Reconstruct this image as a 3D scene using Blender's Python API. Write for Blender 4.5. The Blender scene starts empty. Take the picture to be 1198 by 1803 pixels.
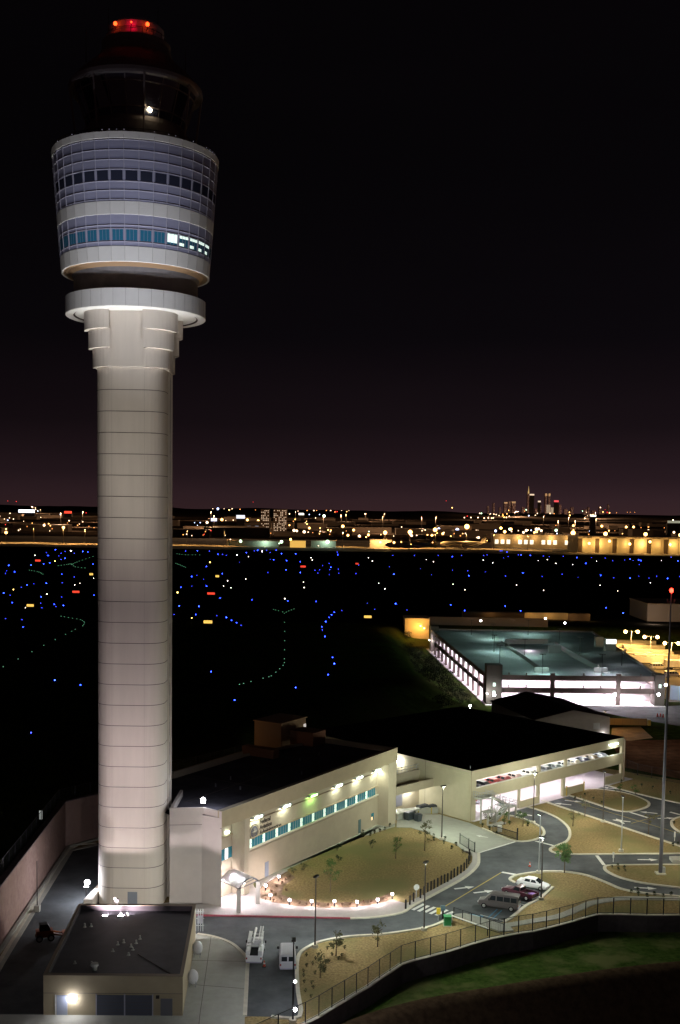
import bpy, math, random
from mathutils import Vector, Matrix
random.seed(7)
C = bpy.context.scene.collection
rad = math.radians
PI = math.pi
cos, sin = math.cos, math.sin

# ------------------------------------------------------------------ camera model
FPX, PCX, PCY, PITCH, ROLL, EYE = 1950.0, 599.0, 1056.6, rad(4.65), 0.015, 54.0
_R0 = Vector((1, 0, 0)); _U0 = Vector((0, sin(PITCH), cos(PITCH))); FW = Vector((0, cos(PITCH), -sin(PITCH)))
RT = _R0*cos(ROLL)+_U0*sin(ROLL); UP = _R0*-sin(ROLL)+_U0*cos(ROLL)
EYEP = Vector((0, 0, EYE))
def ray(x, y):
    return FW+RT*((x-PCX)/FPX)-UP*((y-PCY)/FPX)
def at(x, y, z=0.0):
    """the point at height z seen at survey position x, y of the photograph"""
    d = ray(x, y); t = (z-EYE)/d.z
    p = EYEP+d*t
    return Vector((p.x, p.y, z))
def aty(x, y, Y):
    d = ray(x, y); return EYEP+d*(Y/d.y)
def height_at(X, Y, py):
    lo, hi = -60.0, 900.0
    for _ in range(50):
        m = (lo+hi)/2; v = Vector((X, Y, m))-EYEP
        if PCY-FPX*v.dot(UP)/v.dot(FW) > py: lo = m
        else: hi = m
    return lo

cam = bpy.data.cameras.new('camera'); camo = bpy.data.objects.new('camera', cam); C.objects.link(camo)
M = Matrix((RT, UP, -FW)).transposed().to_4x4(); M.translation = EYEP
camo.matrix_world = M
cam.sensor_fit = 'VERTICAL'; cam.sensor_height = 36; cam.sensor_width = 24
cam.lens = FPX/1803*36
cam.shift_y = (PCY-901.5)/1803
cam.clip_start = 1; cam.clip_end = 40000
bpy.context.scene.camera = camo

# ------------------------------------------------------------------ materials
_m = {}
def mat(name, col, rough=.8, var=.0, scale=1.0, bump=0.0, metal=0.0, col2=None, detail=4, spec=.3, trans=0, stretch=None):
    if name in _m: return _m[name]
    m = bpy.data.materials.new(name); m.use_nodes = True; nt = m.node_tree; N = nt.nodes; L = nt.links
    b = N['Principled BSDF']
    b.inputs['Base Color'].default_value = (*col, 1); b.inputs['Roughness'].default_value = rough
    b.inputs['Metallic'].default_value = metal; b.inputs['Specular IOR Level'].default_value = spec
    if trans: b.inputs['Transmission Weight'].default_value = trans
    if var or col2 or bump:
        tc = N.new('ShaderNodeTexCoord'); nz = N.new('ShaderNodeTexNoise'); nz.inputs['Scale'].default_value = scale
        nz.inputs['Detail'].default_value = detail; nz.inputs['Roughness'].default_value = .65
        if stretch:
            mp = N.new('ShaderNodeMapping'); mp.inputs['Scale'].default_value = stretch
            L.new(tc.outputs['Object'], mp.inputs['Vector']); L.new(mp.outputs['Vector'], nz.inputs['Vector'])
        else: L.new(tc.outputs['Object'], nz.inputs['Vector'])
        if var or col2:
            r = N.new('ShaderNodeValToRGB'); r.color_ramp.elements[0].position = .33; r.color_ramp.elements[1].position = .67
            c2 = col2 or tuple(c*(1+var) for c in col)
            c1 = col if col2 else tuple(c*(1-var) for c in col)
            r.color_ramp.elements[0].color = (*c1, 1); r.color_ramp.elements[1].color = (*c2, 1)
            L.new(nz.outputs['Fac'], r.inputs['Fac']); L.new(r.outputs['Color'], b.inputs['Base Color'])
        if bump:
            bp = N.new('ShaderNodeBump'); bp.inputs['Strength'].default_value = bump; bp.inputs['Distance'].default_value = .1
            L.new(nz.outputs['Fac'], bp.inputs['Height']); L.new(bp.outputs['Normal'], b.inputs['Normal'])
    _m[name] = m; return m
def mix2(name, col, col2, s1, col3, s2, rough=.95, bump=.4):
    """ground cover: fine grain of two tones, broad patches of a third"""
    m = mat(name, col, rough, col2=col2, scale=s1, bump=bump, spec=.0, detail=9)
    nt = m.node_tree; N = nt.nodes; L = nt.links; b = N['Principled BSDF']
    src = b.inputs['Base Color'].links[0].from_socket
    tc = N['Texture Coordinate'] if 'Texture Coordinate' in N else N.new('ShaderNodeTexCoord')
    nz = N.new('ShaderNodeTexNoise'); nz.inputs['Scale'].default_value = s2; nz.inputs['Detail'].default_value = 5
    L.new(tc.outputs['Object'], nz.inputs['Vector'])
    r = N.new('ShaderNodeValToRGB'); r.color_ramp.elements[0].position = .45; r.color_ramp.elements[1].position = .62
    L.new(nz.outputs['Fac'], r.inputs['Fac'])
    mx = N.new('ShaderNodeMix'); mx.data_type = 'RGBA'; L.new(r.outputs['Color'], mx.inputs['Factor'])
    L.new(src, mx.inputs['A']); mx.inputs['B'].default_value = (*col3, 1); L.new(mx.outputs['Result'], b.inputs['Base Color'])
    return m
def em(name, col, s, light=False):
    if name in _m: return _m[name]
    m = bpy.data.materials.new(name); m.use_nodes = True; nt = m.node_tree; N = nt.nodes
    b = N['Principled BSDF']; b.inputs['Base Color'].default_value = (*[min(1, c) for c in col], 1)
    b.inputs['Emission Color'].default_value = (*col, 1); b.inputs['Emission Strength'].default_value = s
    m.cycles.emission_sampling = 'AUTO' if light else 'NONE'
    _m[name] = m; return m

tower_paint = mat('tower_paint', (.62, .57, .51), .75, var=.05, scale=.6, bump=.02, detail=7, stretch=(1, 1, .12))
joint_shade_m = mat('joint_and_ledge_shade', (.12, .10, .10), .9)
clad_white = mat('white_cladding', (.66, .66, .64), .6, var=.03, scale=.5)
clad_blue = mat('blue_grey_cladding', (.29, .30, .42), .5, var=.05, scale=.4)
mullion_m = mat('mullion_grey', (.40, .40, .50), .5)
glass_dark = mat('dark_glass', (.03, .035, .06), .12, spec=.7)
glass_teal = mat('teal_glass', (.04, .22, .30), .2, spec=.6)
neck_shade_m = mat('neck_shade_grey', (.16, .15, .15), .8, var=.1, scale=1)
soffit_brown = mat('soffit_brown', (.34, .22, .12), .8)
dark_metal = mat('dark_metal', (.035, .03, .028), .5, metal=.3)
cab_grey = mat('cab_roof_grey', (.13, .11, .10), .8, var=.1, scale=.5)
stucco = mat('stucco_beige', (.43, .375, .285), .85, var=.05, scale=.6, bump=.05)
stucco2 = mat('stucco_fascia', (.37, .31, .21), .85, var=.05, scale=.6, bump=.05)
stucco3 = mat('stucco_garage', (.46, .42, .30), .85, var=.05, scale=.5, bump=.05)
block_pale = mat('pale_panel', (.50, .46, .43), .85, var=.04, scale=.5, bump=.03)
roof_m = mat('roof_membrane', (.065, .063, .078), .9, spec=.02, var=.3, scale=.25)
roof_m2 = mat('roof_membrane_small', (.055, .055, .068), .55, var=.22, scale=.5, detail=6)
cap_m = mat('parapet_cap', (.22, .17, .13), .6)
asphalt = mat('asphalt', (.080, .088, .096), .85, var=.34, scale=.28, bump=.15, detail=10)
concrete = mat('concrete', (.38, .38, .34), .85, var=.08, scale=.8, bump=.1, detail=8)
concrete_pink = mat('concrete_walk', (.42, .39, .37), .85, var=.07, scale=1.0, bump=.1, detail=8)
kerb_m = mat('kerb_concrete', (.58, .55, .46), .85, var=.1, scale=1.2)
paint_w = mat('white_paint', (.72, .72, .70), .7, var=.12, scale=3)
paint_y = mat('yellow_paint', (.45, .34, .08), .7, var=.15, scale=3)
paint_b = mat('blue_paint', (.05, .20, .36), .7, var=.1, scale=3)
paint_r = mat('red_paint', (.30, .05, .08), .7, var=.15, scale=3)
lawn_m = mix2('dry_lawn', (.17, .128, .062), (.41, .305, .155), 3.2, (.21, .19, .09), .09)
bank_m = mix2('bank_grass', (.03, .062, .012), (.085, .135, .032), 1.3, (.14, .15, .06), .25)
dirt_m = mat('brown_soil', (.10, .065, .04), .95, spec=0, var=.3, scale=1.2, bump=.3)
terrain_m = mix2('rough_grass', (.018, .030, .008), (.055, .085, .018), .5, (.035, .035, .014), .06)
airfield_m = mat('airfield_ground', (.012, .012, .011), .95, spec=0, var=.3, scale=.02)
mulch_m = mat('mulch', (.21, .14, .09), .95, var=.4, scale=3, bump=.4)
brick_m = mix2('block_wall', (.26, .17, .15), (.36, .25, .22), 1.2, (.30, .20, .17), .15)
wall_dark = mat('dark_block_wall', (.10, .08, .085), .9, var=.2, scale=1.5)
black_m = mat('black_iron', (.012, .012, .014), .5)
pole_m = mat('pole_bronze', (.09, .08, .075), .5, metal=.4)
pole_light = mat('pole_galvanised', (.40, .42, .44), .45, metal=.3)
rubber = mat('rubber', (.015, .015, .016), .9)
chrome = mat('rim_metal', (.6, .6, .6), .3, metal=.8)
bark = mat('bark', (.10, .07, .045), .9, var=.2, scale=4)
leaf_g = mat('leaf_green', (.06, .11, .025), .8, var=.35, scale=3)
leaf_b = mat('leaf_bright', (.08, .15, .045), .8, var=.3, scale=3)
leaf_d = mat('leaf_dark', (.03, .045, .02), .9, var=.3, scale=3)
leaf_o = mat('leaf_olive', (.10, .10, .045), .9, var=.3, scale=3)
steel_blue = mat('door_grey_blue', (.20, .23, .28), .6)
interior_w = mat('garage_concrete_light', (.55, .50, .52), .85, var=.05, scale=.5)
E_white = em('lamp_white', (1, .96, 1), 30)
E_green = em('lamp_greenish', (.85, 1, .85), 14)
E_pink = em('lamp_pink', (1, .82, .86), 28)
E_sodium = em('lamp_sodium', (1, .52, .14), 9)
E_red = em('lamp_red', (1, .03, .015), 40)
E_blue = em('lamp_blue', (.02, .045, 1), 34)
E_blue_dim = em('lamp_blue_dim', (.05, .07, 1), 9)
E_greendot = em('lamp_green', (.35, 1, .55), .7)
E_amber = em('sign_amber', (1, .60, .12), 1.3)
E_redsign = em('sign_red', (1, .07, .035), 1.2)
E_win = em('window_lit', (.75, .95, .85), .75)
E_win2 = em('window_warm', (1, .72, .42), 1.0)

# ------------------------------------------------------------------ helpers
class MB:
    def __init__(s): s.v = []; s.f = []; s.m = []
    def add(s, vs, fs, m=0):
        o = len(s.v); s.v += [tuple(v) for v in vs]; s.f += [tuple(i+o for i in f) for f in fs]; s.m += [m]*len(fs); return s
    def box(s, x0, x1, y0, y1, z0, z1, m=0):
        return s.add([(x0,y0,z0),(x1,y0,z0),(x1,y1,z0),(x0,y1,z0),(x0,y0,z1),(x1,y0,z1),(x1,y1,z1),(x0,y1,z1)],
              [(3,2,1,0),(4,5,6,7),(0,1,5,4),(1,2,6,5),(2,3,7,6),(3,0,4,7)], m)
    def prism(s, poly, z0, z1, m=0, side=None, bottom=True):
        a = sum(poly[i][0]*poly[(i+1)%len(poly)][1]-poly[(i+1)%len(poly)][0]*poly[i][1] for i in range(len(poly)))
        p = list(poly) if a > 0 else list(poly)[::-1]
        n = len(p); vs = [(q[0], q[1], z0) for q in p]+[(q[0], q[1], z1) for q in p]
        s.add(vs, [tuple(range(n, 2*n))], m)
        o = len(s.v)-2*n
        if bottom: s.f.append(tuple(o+i for i in range(n-1, -1, -1))); s.m.append(m)
        for i in range(n):
            j = (i+1) % n; s.f.append((o+i, o+j, o+n+j, o+n+i)); s.m.append(m if side is None else side)
        return s
    def sheet(s, poly, z, m=0):
        a = sum(poly[i][0]*poly[(i+1)%len(poly)][1]-poly[(i+1)%len(poly)][0]*poly[i][1] for i in range(len(poly)))
        p = list(poly) if a > 0 else list(poly)[::-1]
        return s.add([(q[0], q[1], z) for q in p], [tuple(range(len(p)))], m)
    def bar(s, a, b, w, h, m=0):
        a = Vector(a); b = Vector(b); d = (b-a).normalized()
        u = Vector((0, 0, 1)) if abs(d.z) < .95 else Vector((1, 0, 0))
        r = d.cross(u).normalized()*w/2; t = r.cross(d).normalized()*h/2
        vs = [p+x for p in (a, b) for x in (-r-t, r-t, r+t, -r+t)]
        return s.add(vs, [(0,1,2,3),(7,6,5,4),(0,4,5,1),(1,5,6,2),(2,6,7,3),(3,7,4,0)], m)
    def tube(s, a, b, r0, r1=None, n=8, m=0):
        r1 = r0 if r1 is None else r1
        a = Vector(a); b = Vector(b); d = (b-a).normalized(); u = Vector((0, 0, 1)) if abs(d.z) < .95 else Vector((1, 0, 0))
        x = d.cross(u).normalized(); y = d.cross(x)
        vs = [a+(x*cos(2*PI*i/n)+y*sin(2*PI*i/n))*r0 for i in range(n)]+[b+(x*cos(2*PI*i/n)+y*sin(2*PI*i/n))*r1 for i in range(n)]
        return s.add(vs, [(i, (i+1)%n, n+(i+1)%n, n+i) for i in range(n)]+[tuple(range(n-1, -1, -1)), tuple(range(n, 2*n))], m)
    def sphere(s, c, r, m=0, nu=8, nv=6, sz=1):
        c = Vector(c); vs = []
        for j in range(1, nv):
            t = PI*j/nv
            for i in range(nu): vs.append(c+Vector((r*sin(t)*cos(2*PI*i/nu), r*sin(t)*sin(2*PI*i/nu), sz*r*cos(t))))
        vs += [c+Vector((0, 0, r*sz)), c-Vector((0, 0, r*sz))]; T = len(vs)-2; fs = []
        for j in range(nv-2):
            for i in range(nu): fs.append((j*nu+i, (j+1)*nu+i, (j+1)*nu+(i+1)%nu, j*nu+(i+1)%nu))
        for i in range(nu):
            fs.append((T, i, (i+1)%nu)); k = (nv-2)*nu; fs.append((T+1, k+(i+1)%nu, k+i))
        return s.add(vs, fs, m)
    def lathe(s, prof, n=72, c=(0, 0), a0=0, a1=2*PI, ms=None, close=True):
        full = abs(a1-a0-2*PI) < 1e-6; k = n if full else n+1
        vs = [(c[0]+r*cos(a0+(a1-a0)*i/n), c[1]+r*sin(a0+(a1-a0)*i/n), z) for r, z in prof for i in range(k)]
        o = len(s.v); s.v += vs
        for j in range(len(prof)-1):
            for i in range(n):
                i2 = (i+1) % k
                s.f.append((o+j*k+i, o+j*k+i2, o+(j+1)*k+i2, o+(j+1)*k+i)); s.m.append(ms[j] if ms else 0)
        return s
    def build(s, name, mats, parent=None, smooth=False, loc=None):
        me = bpy.data.meshes.new(name); me.from_pydata(s.v, [], s.f)
        if not isinstance(mats, (list, tuple)): mats = [mats]
        for mm in mats: me.materials.append(mm)
        me.polygons.foreach_set('material_index', s.m)
        if smooth: me.polygons.foreach_set('use_smooth', [True]*len(s.f))
        me.validate(); me.update()
        o = bpy.data.objects.new(name, me); C.objects.link(o)
        if parent: o.parent = parent
        if loc: o.location = loc
        return o
def tag(o, label=None, cat=None, group=None, kind=None):
    if label: o['label'] = label
    if cat: o['category'] = cat
    if group: o['group'] = group
    if kind: o['kind'] = kind
    return o
def thing(name, label, cat, loc=(0, 0, 0), rz=0.0, group=None):
    o = bpy.data.objects.new(name, None); C.objects.link(o); o.location = loc; o.rotation_euler = (0, 0, rz); o.empty_display_size = .1
    return tag(o, label, cat, group)
def struct(name, mb, m, smooth=False, kind='structure', label=None, cat=None):
    return tag(mb.build(name, m, smooth=smooth), label, cat, kind=kind)
def dup(o, parent=None, loc=None, rz=None, label=None):
    c = o.copy(); C.objects.link(c); c.parent = parent
    if loc is not None: c.location = loc
    if rz is not None: c.rotation_euler = (0, 0, rz)
    if label: c['label'] = label
    for ch in list(o.children): dup(ch, c)
    return c
def light(kind, loc, power, col, parent=None, target=None, angle=60, blend=.6, r=.15, size=None):
    l = bpy.data.lights.new('lamp_light', kind); l.energy = power; l.color = col
    if kind == 'SPOT': l.spot_size = rad(angle); l.spot_blend = blend
    if kind == 'AREA': l.shape = 'RECTANGLE'; l.size, l.size_y = size
    else: l.shadow_soft_size = r
    o = bpy.data.objects.new('lamp_light', l); C.objects.link(o); o.location = loc
    if target is not None: o.rotation_euler = (Vector(target)-Vector(loc)).to_track_quat('-Z', 'Y').to_euler()
    if parent: o.parent = parent
    return o
def curve(pts, closed=False, k=4):
    """Catmull-Rom through 2-D points"""
    P = [Vector((p[0], p[1])) for p in pts]; n = len(P); out = []
    for i in range(n if closed else n-1):
        p0 = P[(i-1)%n] if closed or i > 0 else P[i]*2-P[i+1]
        p1 = P[i]; p2 = P[(i+1)%n]; p3 = P[(i+2)%n] if closed or i+2 < n else P[i+1]*2-P[i]
        for j in range(k):
            t = j/k; out.append(.5*((2*p1)+(p2-p0)*t+(2*p0-5*p1+4*p2-p3)*t*t+(3*p1-p0-3*p2+p3)*t**3))
    if not closed: out.append(P[-1])
    return out
def px(pts, z=0): return [at(x, y, z).to_2d() for x, y in pts]
def sweep(mb, pts, w, z0, z1, closed=False, m=0, off=0.0):
    n = len(pts); L = []; Rr = []
    for i in range(n):
        a = pts[i-1] if (i > 0 or closed) else pts[i]; b = pts[(i+1)%n] if (i < n-1 or closed) else pts[i]
        d = (Vector(b)-Vector(a)); d = d.normalized() if d.length > 1e-6 else Vector((1, 0)); nn = Vector((-d.y, d.x))
        c = Vector(pts[i])+nn*off; L.append(c+nn*w/2); Rr.append(c-nn*w/2)
    vs = [(p.x, p.y, z) for z in (z0, z1) for p in L] + [(p.x, p.y, z) for z in (z0, z1) for p in Rr]
    # order: L0 n, L1 n, R0 n, R1 n
    fs = []
    for i in range(n if closed else n-1):
        j = (i+1) % n
        fs += [(n+i, n+j, 3*n+j, 3*n+i), (i, j, n+j, n+i), (2*n+j, 2*n+i, 3*n+i, 3*n+j)]
    if not closed: fs += [(0, n, 3*n, 2*n), (n-1, 3*n-1, 4*n-1, 2*n-1)]
    mb.add(vs, fs, m)

# ------------------------------------------------------------------ world
w = bpy.data.worlds.new('World'); bpy.context.scene.world = w; w.use_nodes = True
nt = w.node_tree; N = nt.nodes; L = nt.links; bg = N['Background']
tc = N.new('ShaderNodeTexCoord'); sp = N.new('ShaderNodeSeparateXYZ'); L.new(tc.outputs['Generated'], sp.inputs[0])
rp = N.new('ShaderNodeValToRGB'); L.new(sp.outputs['Z'], rp.inputs['Fac'])
el = rp.color_ramp.elements
el[0].position = 0.0; el[0].color = (.030, .0145, .0165, 1)
el[1].position = .5; el[1].color = (.0014, .0010, .0014, 1)
for p_, c_ in ((.012, (.0255, .0128, .0155)), (.03, (.0165, .0086, .0110)), (.075, (.0072, .0042, .0056)), (.15, (.0028, .0020, .0029)), (.28, (.0016, .0012, .0017))):
    e = el.new(p_); e.color = (*c_, 1)
gx = N.new('ShaderNodeMapRange'); gx.inputs['From Min'].default_value = -.35; gx.inputs['From Max'].default_value = .30
gx.inputs['To Min'].default_value = .80; gx.inputs['To Max'].default_value = 1.25; L.new(sp.outputs['X'], gx.inputs['Value'])
nzw = N.new('ShaderNodeTexNoise'); nzw.inputs['Scale'].default_value = 3.0; nzw.inputs['Detail'].default_value = 3
mpw = N.new('ShaderNodeMapping'); mpw.inputs['Scale'].default_value = (1, 1, 5); L.new(tc.outputs['Generated'], mpw.inputs['Vector']); L.new(mpw.outputs['Vector'], nzw.inputs['Vector'])
ma = N.new('ShaderNodeMath'); ma.operation = 'MULTIPLY_ADD'; L.new(nzw.outputs['Fac'], ma.inputs[0]); ma.inputs[1].default_value = .35; ma.inputs[2].default_value = .83
mm_ = N.new('ShaderNodeMath'); mm_.operation = 'MULTIPLY'; L.new(gx.outputs['Result'], mm_.inputs[0]); L.new(ma.outputs[0], mm_.inputs[1])
vs_ = N.new('ShaderNodeVectorMath'); vs_.operation = 'SCALE'; L.new(rp.outputs['Color'], vs_.inputs[0]); L.new(mm_.outputs[0], vs_.inputs['Scale'])
L.new(vs_.outputs[0], bg.inputs['Color']); bg.inputs['Strength'].default_value = 1.0

# ------------------------------------------------------------------ terrain
fence_px = [(440, 1850), (490, 1826), (538, 1804), (561.7, 1791.6), (584.6, 1777), (606.8, 1763.7), (627.6, 1751), (648, 1739.5), (668, 1725), (687, 1713),
            (706, 1700), (731, 1692), (758, 1685), (785, 1678), (811, 1670), (837, 1662), (862, 1655), (887.5, 1649.6), (913, 1645), (937.6, 1642), (962, 1636),
            (985, 1630), (1008, 1624), (1031, 1617), (1052, 1611.5), (1080, 1611.5), (1110, 1612), (1139, 1613), (1168, 1613), (1197, 1612.5), (1228, 1612), (1262, 1612)]
fence_w = px(fence_px)
low = [(-41.5, 40), (-41.2, 131), (-43, 171.6), (-39, 176.6), (-24, 197), (-4, 222), (14, 262), (38, 304), (33, 437), (110, 441), (340, 441), (340, 40)]
def seg_d(p, a, b):
    ax, ay = a; bx, by = b; dx, dy = bx-ax, by-ay; t = max(0, min(1, ((p[0]-ax)*dx+(p[1]-ay)*dy)/(dx*dx+dy*dy)))
    return math.hypot(p[0]-ax-t*dx, p[1]-ay-t*dy)
def inside(p, poly):
    r = False; n = len(poly)
    for i in range(n):
        x1, y1 = poly[i]; x2, y2 = poly[(i+1)%n]
        if (y1 > p[1]) != (y2 > p[1]) and p[0] < (x2-x1)*(p[1]-y1)/(y2-y1)+x1: r = not r
    return r
fw = [(p.x, p.y) for p in fence_w]
front_zone = fw+[(200, fw[-1][1]), (200, 30), (fw[0][0], 30)]
def terr(x, y):
    if inside((x, y), front_zone) or (x > -30 and min(seg_d((x, y), fw[i], fw[i+1]) for i in range(len(fw)-1)) < 4): return -40
    if inside((x, y), low): return -.15
    d = min(seg_d((x, y), low[i], low[(i+1)%len(low)]) for i in range(len(low)-1))
    st, wd = (3.2, 1.0) if x < -25 and y < 205 else (1.5, 17)
    t = max(0, min(1, (d-st)/wd)); t = t*t*(3-2*t)
    return -.15+7.1*t 
xs = [-180+3*i for i in range(168)]; ys = [60+3*i for i in range(135)]
mb = MB(); mb.v = [(x, y, terr(x, y)) for y in ys for x in xs]
nx = len(xs)
for j in range(len(ys)-1):
    for i in range(nx-1): mb.f.append((j*nx+i, j*nx+i+1, (j+1)*nx+i+1, (j+1)*nx+i)); mb.m.append(0)
struct('terrain', mb, terrain_m, smooth=True)
mb = MB()
mb.add([(-30000, ys[-1]-1, 6.9), (30000, ys[-1]-1, 6.9), (30000, 6000, 6.9), (-30000, 6000, 6.9)], [(0, 1, 2, 3)])
mb.add([(-3000, 0, 6.9), (xs[0]+1, 0, 6.9), (xs[0]+1, ys[-1]-1, 6.9), (-3000, ys[-1]-1, 6.9)], [(0, 1, 2, 3)])
struct('airfield', mb, airfield_m)
mb = MB(); n = 160; rows = [(6000, 0), (7200, 22), (8200, 44), (10000, 47), (14000, 40), (30000, -200)]
for Y, h in rows:
    for i in range(n+1):
        x = (i/n-.5)*Y*1.5
        mb.v.append((x, Y, 6.9 if h == 0 else h+9*math.sin(i*.23+Y)+4*math.sin(i*.71+1)+3*random.random()))
for j in range(len(rows)-1):
    for i in range(n): mb.f.append((j*(n+1)+i, j*(n+1)+i+1, (j+1)*(n+1)+i+1, (j+1)*(n+1)+i)); mb.m.append(0)
struct('hills', mb, mat('far_woods', (.06, .05, .045), .95, spec=0, var=.3, scale=.01), smooth=True)

# site lawn and the bank below the retaining wall
lawn_poly = [(-41.3, 90), (-41.0, 131), (-42.7, 171.6), (-39, 176.4), (-23, 197), (-4, 221), (10, 245), (40, 245)]+[tuple(p) for p in px([(1099, 1358), (1198, 1374), (1330, 1396), (1500, 1500)])]+[tuple(p) for p in reversed(fence_w)]+[(-20, 90)]
struct('lawn', MB().sheet(lawn_poly, 0), lawn_m)
wall_base = px([(x, y+26) for x, y in fence_px], 0)
crest_px = [(470, 1850), (560, 1818), (640, 1787), (720, 1764), (800, 1748), (880, 1735), (960, 1722), (1040, 1710), (1120, 1700), (1198, 1692), (1300, 1684)]
crest = curve(px(crest_px, -1.5), k=3)
m_ = len(crest); wl = []
tot = [0]
for i in range(len(fence_w)-1): tot.append(tot[-1]+(fence_w[i+1]-fence_w[i]).length)
def along(t):
    d = t*tot[-1]
    for i in range(len(tot)-1):
        if d <= tot[i+1]+1e-6: return fence_w[i].lerp(fence_w[i+1], (d-tot[i])/(tot[i+1]-tot[i]))
    return fence_w[-1]
mb = MB(); R_ = []
R_.append([(along(i/(m_-1)).x, along(i/(m_-1)).y, -2.2) for i in range(m_)])
for k in (.25, .5, .75):
    R_.append([(along(i/(m_-1)).x*(1-k)+crest[i].x*k, along(i/(m_-1)).y*(1-k)+crest[i].y*k, -2.2+.7*k+.12*math.sin(i*.9+k*9)) for i in range(m_)])
R_.append([(p.x, p.y, -1.5) for p in crest])
def grid(mb, rows, m=0):
    n = len(rows[0]); o = len(mb.v)
    for r in rows: mb.v += r
    for j in range(len(rows)-1):
        for i in range(n-1): mb.f.append((o+(j+1)*n+i, o+(j+1)*n+i+1, o+j*n+i+1, o+j*n+i)); mb.m.append(m)
grid(mb, R_)
struct('grass_bank', mb, bank_m, smooth=True)
mb = MB()
grid(mb, [[(p.x, p.y, -1.5) for p in crest], [(p.x+.3, p.y-1.0, -1.52) for p in crest], [(p.x+.6, p.y-2.2, -2.0) for p in crest], [(p.x+1.0, p.y-4, -4.0) for p in crest], [(p.x+4, p.y-10, -12) for p in crest], [(p.x+10, p.y-50, -45) for p in crest]])
struct('soil_slope', mb, dirt_m, smooth=True)

# ------------------------------------------------------------------ paving
road_px = [(300, 1613), (617, 1618), (660, 1616), (706, 1608.5), (727.6, 1596), (766, 1575), (810, 1551), (831, 1536), (842, 1523), (843.5, 1511), (843, 1503), (909, 1483), (939, 1480),
  (957, 1471), (957, 1462), (948, 1454), (918, 1441), (866, 1431.5), (866, 1426), (914, 1417), (939, 1423.5), (974, 1436.5), (998, 1454), (1004, 1469), (998, 1482), (978, 1490.5), (969, 1496), (974, 1501), (991, 1504),
  (1039, 1505), (1198, 1503.5), (1226, 1501), (1198, 1490.5), (952, 1409), (994, 1398), (1026, 1391), (1064, 1382), (1095, 1391), (1155, 1406), (1198, 1415), (1330, 1443), (1330, 1590), (1198, 1579), (1134, 1573),
  (1095, 1566), (1069, 1555), (1034, 1542), (1000, 1536), (961, 1535), (939, 1537), (909, 1542), (898, 1549), (912, 1556), (974, 1562.6), (950, 1583), (927, 1595), (900, 1617), (888, 1624), (863, 1625), (800, 1610), (786, 1620), (773, 1627), (747, 1635), (676, 1645.5), (613, 1650),
  (567, 1658), (542, 1669), (527.5, 1681), (523, 1702), (525, 1748), (527.5, 1791), (431.5, 1790), (435.6, 1710), (435.6, 1689), (421, 1672.7), (404, 1660), (375, 1650), (348, 1645.6), (300, 1641)]
struct('road', MB().sheet(px(road_px), .03), asphalt)
west_px = [(176, 1484), (122, 1497), (62, 1592), (0, 1693), (-70, 1815), (100, 1850), (100, 1785), (200, 1600), (200, 1490)]
struct('service_road', MB().sheet(px(west_px), .03), asphalt)
apron_px = [(330, 1640), (348, 1645.6), (375, 1650), (404, 1660), (421, 1672.7), (435.6, 1689), (435.6, 1710), (431.5, 1790), (430, 1850), (-40, 1850), (-40, 1787), (300, 1789)]
mb = MB().prism(px(apron_px), 0, .08)
struct('concrete_apron', mb, concrete)
mb = MB()   # expansion joints in the apron
for a, b in (((372, 1650), (352, 1790)), ((345, 1735), (432, 1742)), ((338, 1692), (436, 1694)), ((352, 1790), (346, 1850))):
    A = at(*a); B = at(*b); mb.bar((A.x, A.y, .083), (B.x, B.y, .083), .06, .01)
struct('apron_joints', mb, joint_shade_m)
walk_px = [(384, 1594), (388, 1575), (441, 1556), (459, 1547), (480, 1538), (500, 1531), (507, 1534), (484, 1546), (462, 1560), (452.6, 1573), (456, 1582), (478, 1590), (519, 1597), (574, 1600.5), (629, 1599), (665.6, 1593), (691, 1586), (715, 1592), (735, 1582), (766, 1566), (805, 1544), (823, 1531), (831, 1519), (832, 1508), (829, 1498), (816, 1499), (840, 1503),
  (843, 1510), (842, 1523), (831, 1536), (810, 1551), (766, 1575), (727.6, 1596), (706, 1608.5), (660, 1616), (617, 1618), (300, 1612), (250, 1598), (300, 1590)]
struct('sidewalk', MB().prism(px(walk_px), 0, .14), concrete_pink)
yard_px = [(698.6, 1457), (724, 1457.5), (748, 1465), (774, 1477.5), (803, 1487), (818, 1499), (843, 1503), (909, 1483), (880, 1472), (849, 1459), (827, 1449.5), (774, 1434.5), (741, 1434), (699, 1446)]
struct('concrete_yard', MB().prism(px(yard_px), 0, .07), concrete)
walk2 = [(892, 1630), (940, 1622), (984, 1614), (1020, 1600), (1041, 1591), (1075, 1585), (1104, 1582), (1198, 1583), (1320, 1585)]
mb = MB(); sweep(mb, curve(px(walk2)), 1.3, 0, .1)
g_px = [(800, 1611), (818, 1609), (866, 1622), (896, 1629), (905, 1640), (880, 1641), (861, 1634)]
mb.prism(px(g_px), 0, .13)
struct('footpath', mb, concrete)
mb = MB().sheet(px([(441, 1555.5), (683, 1443), (696, 1449), (696, 1456), (640, 1473.5), (631, 1471), (680, 1450), (445, 1560)]), .05)
struct('facade_path', mb, concrete)
def island(pts, name, k=3, sm=True):
    P = curve(px(pts), closed=True, k=k) if sm else px(pts)
    mb = MB().prism(P, 0, .14); struct(name, mb, lawn_m)
    mb = MB(); sweep(mb, P, .5, 0, .17, closed=True); struct('kerb', mb, kerb_m)
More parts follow.
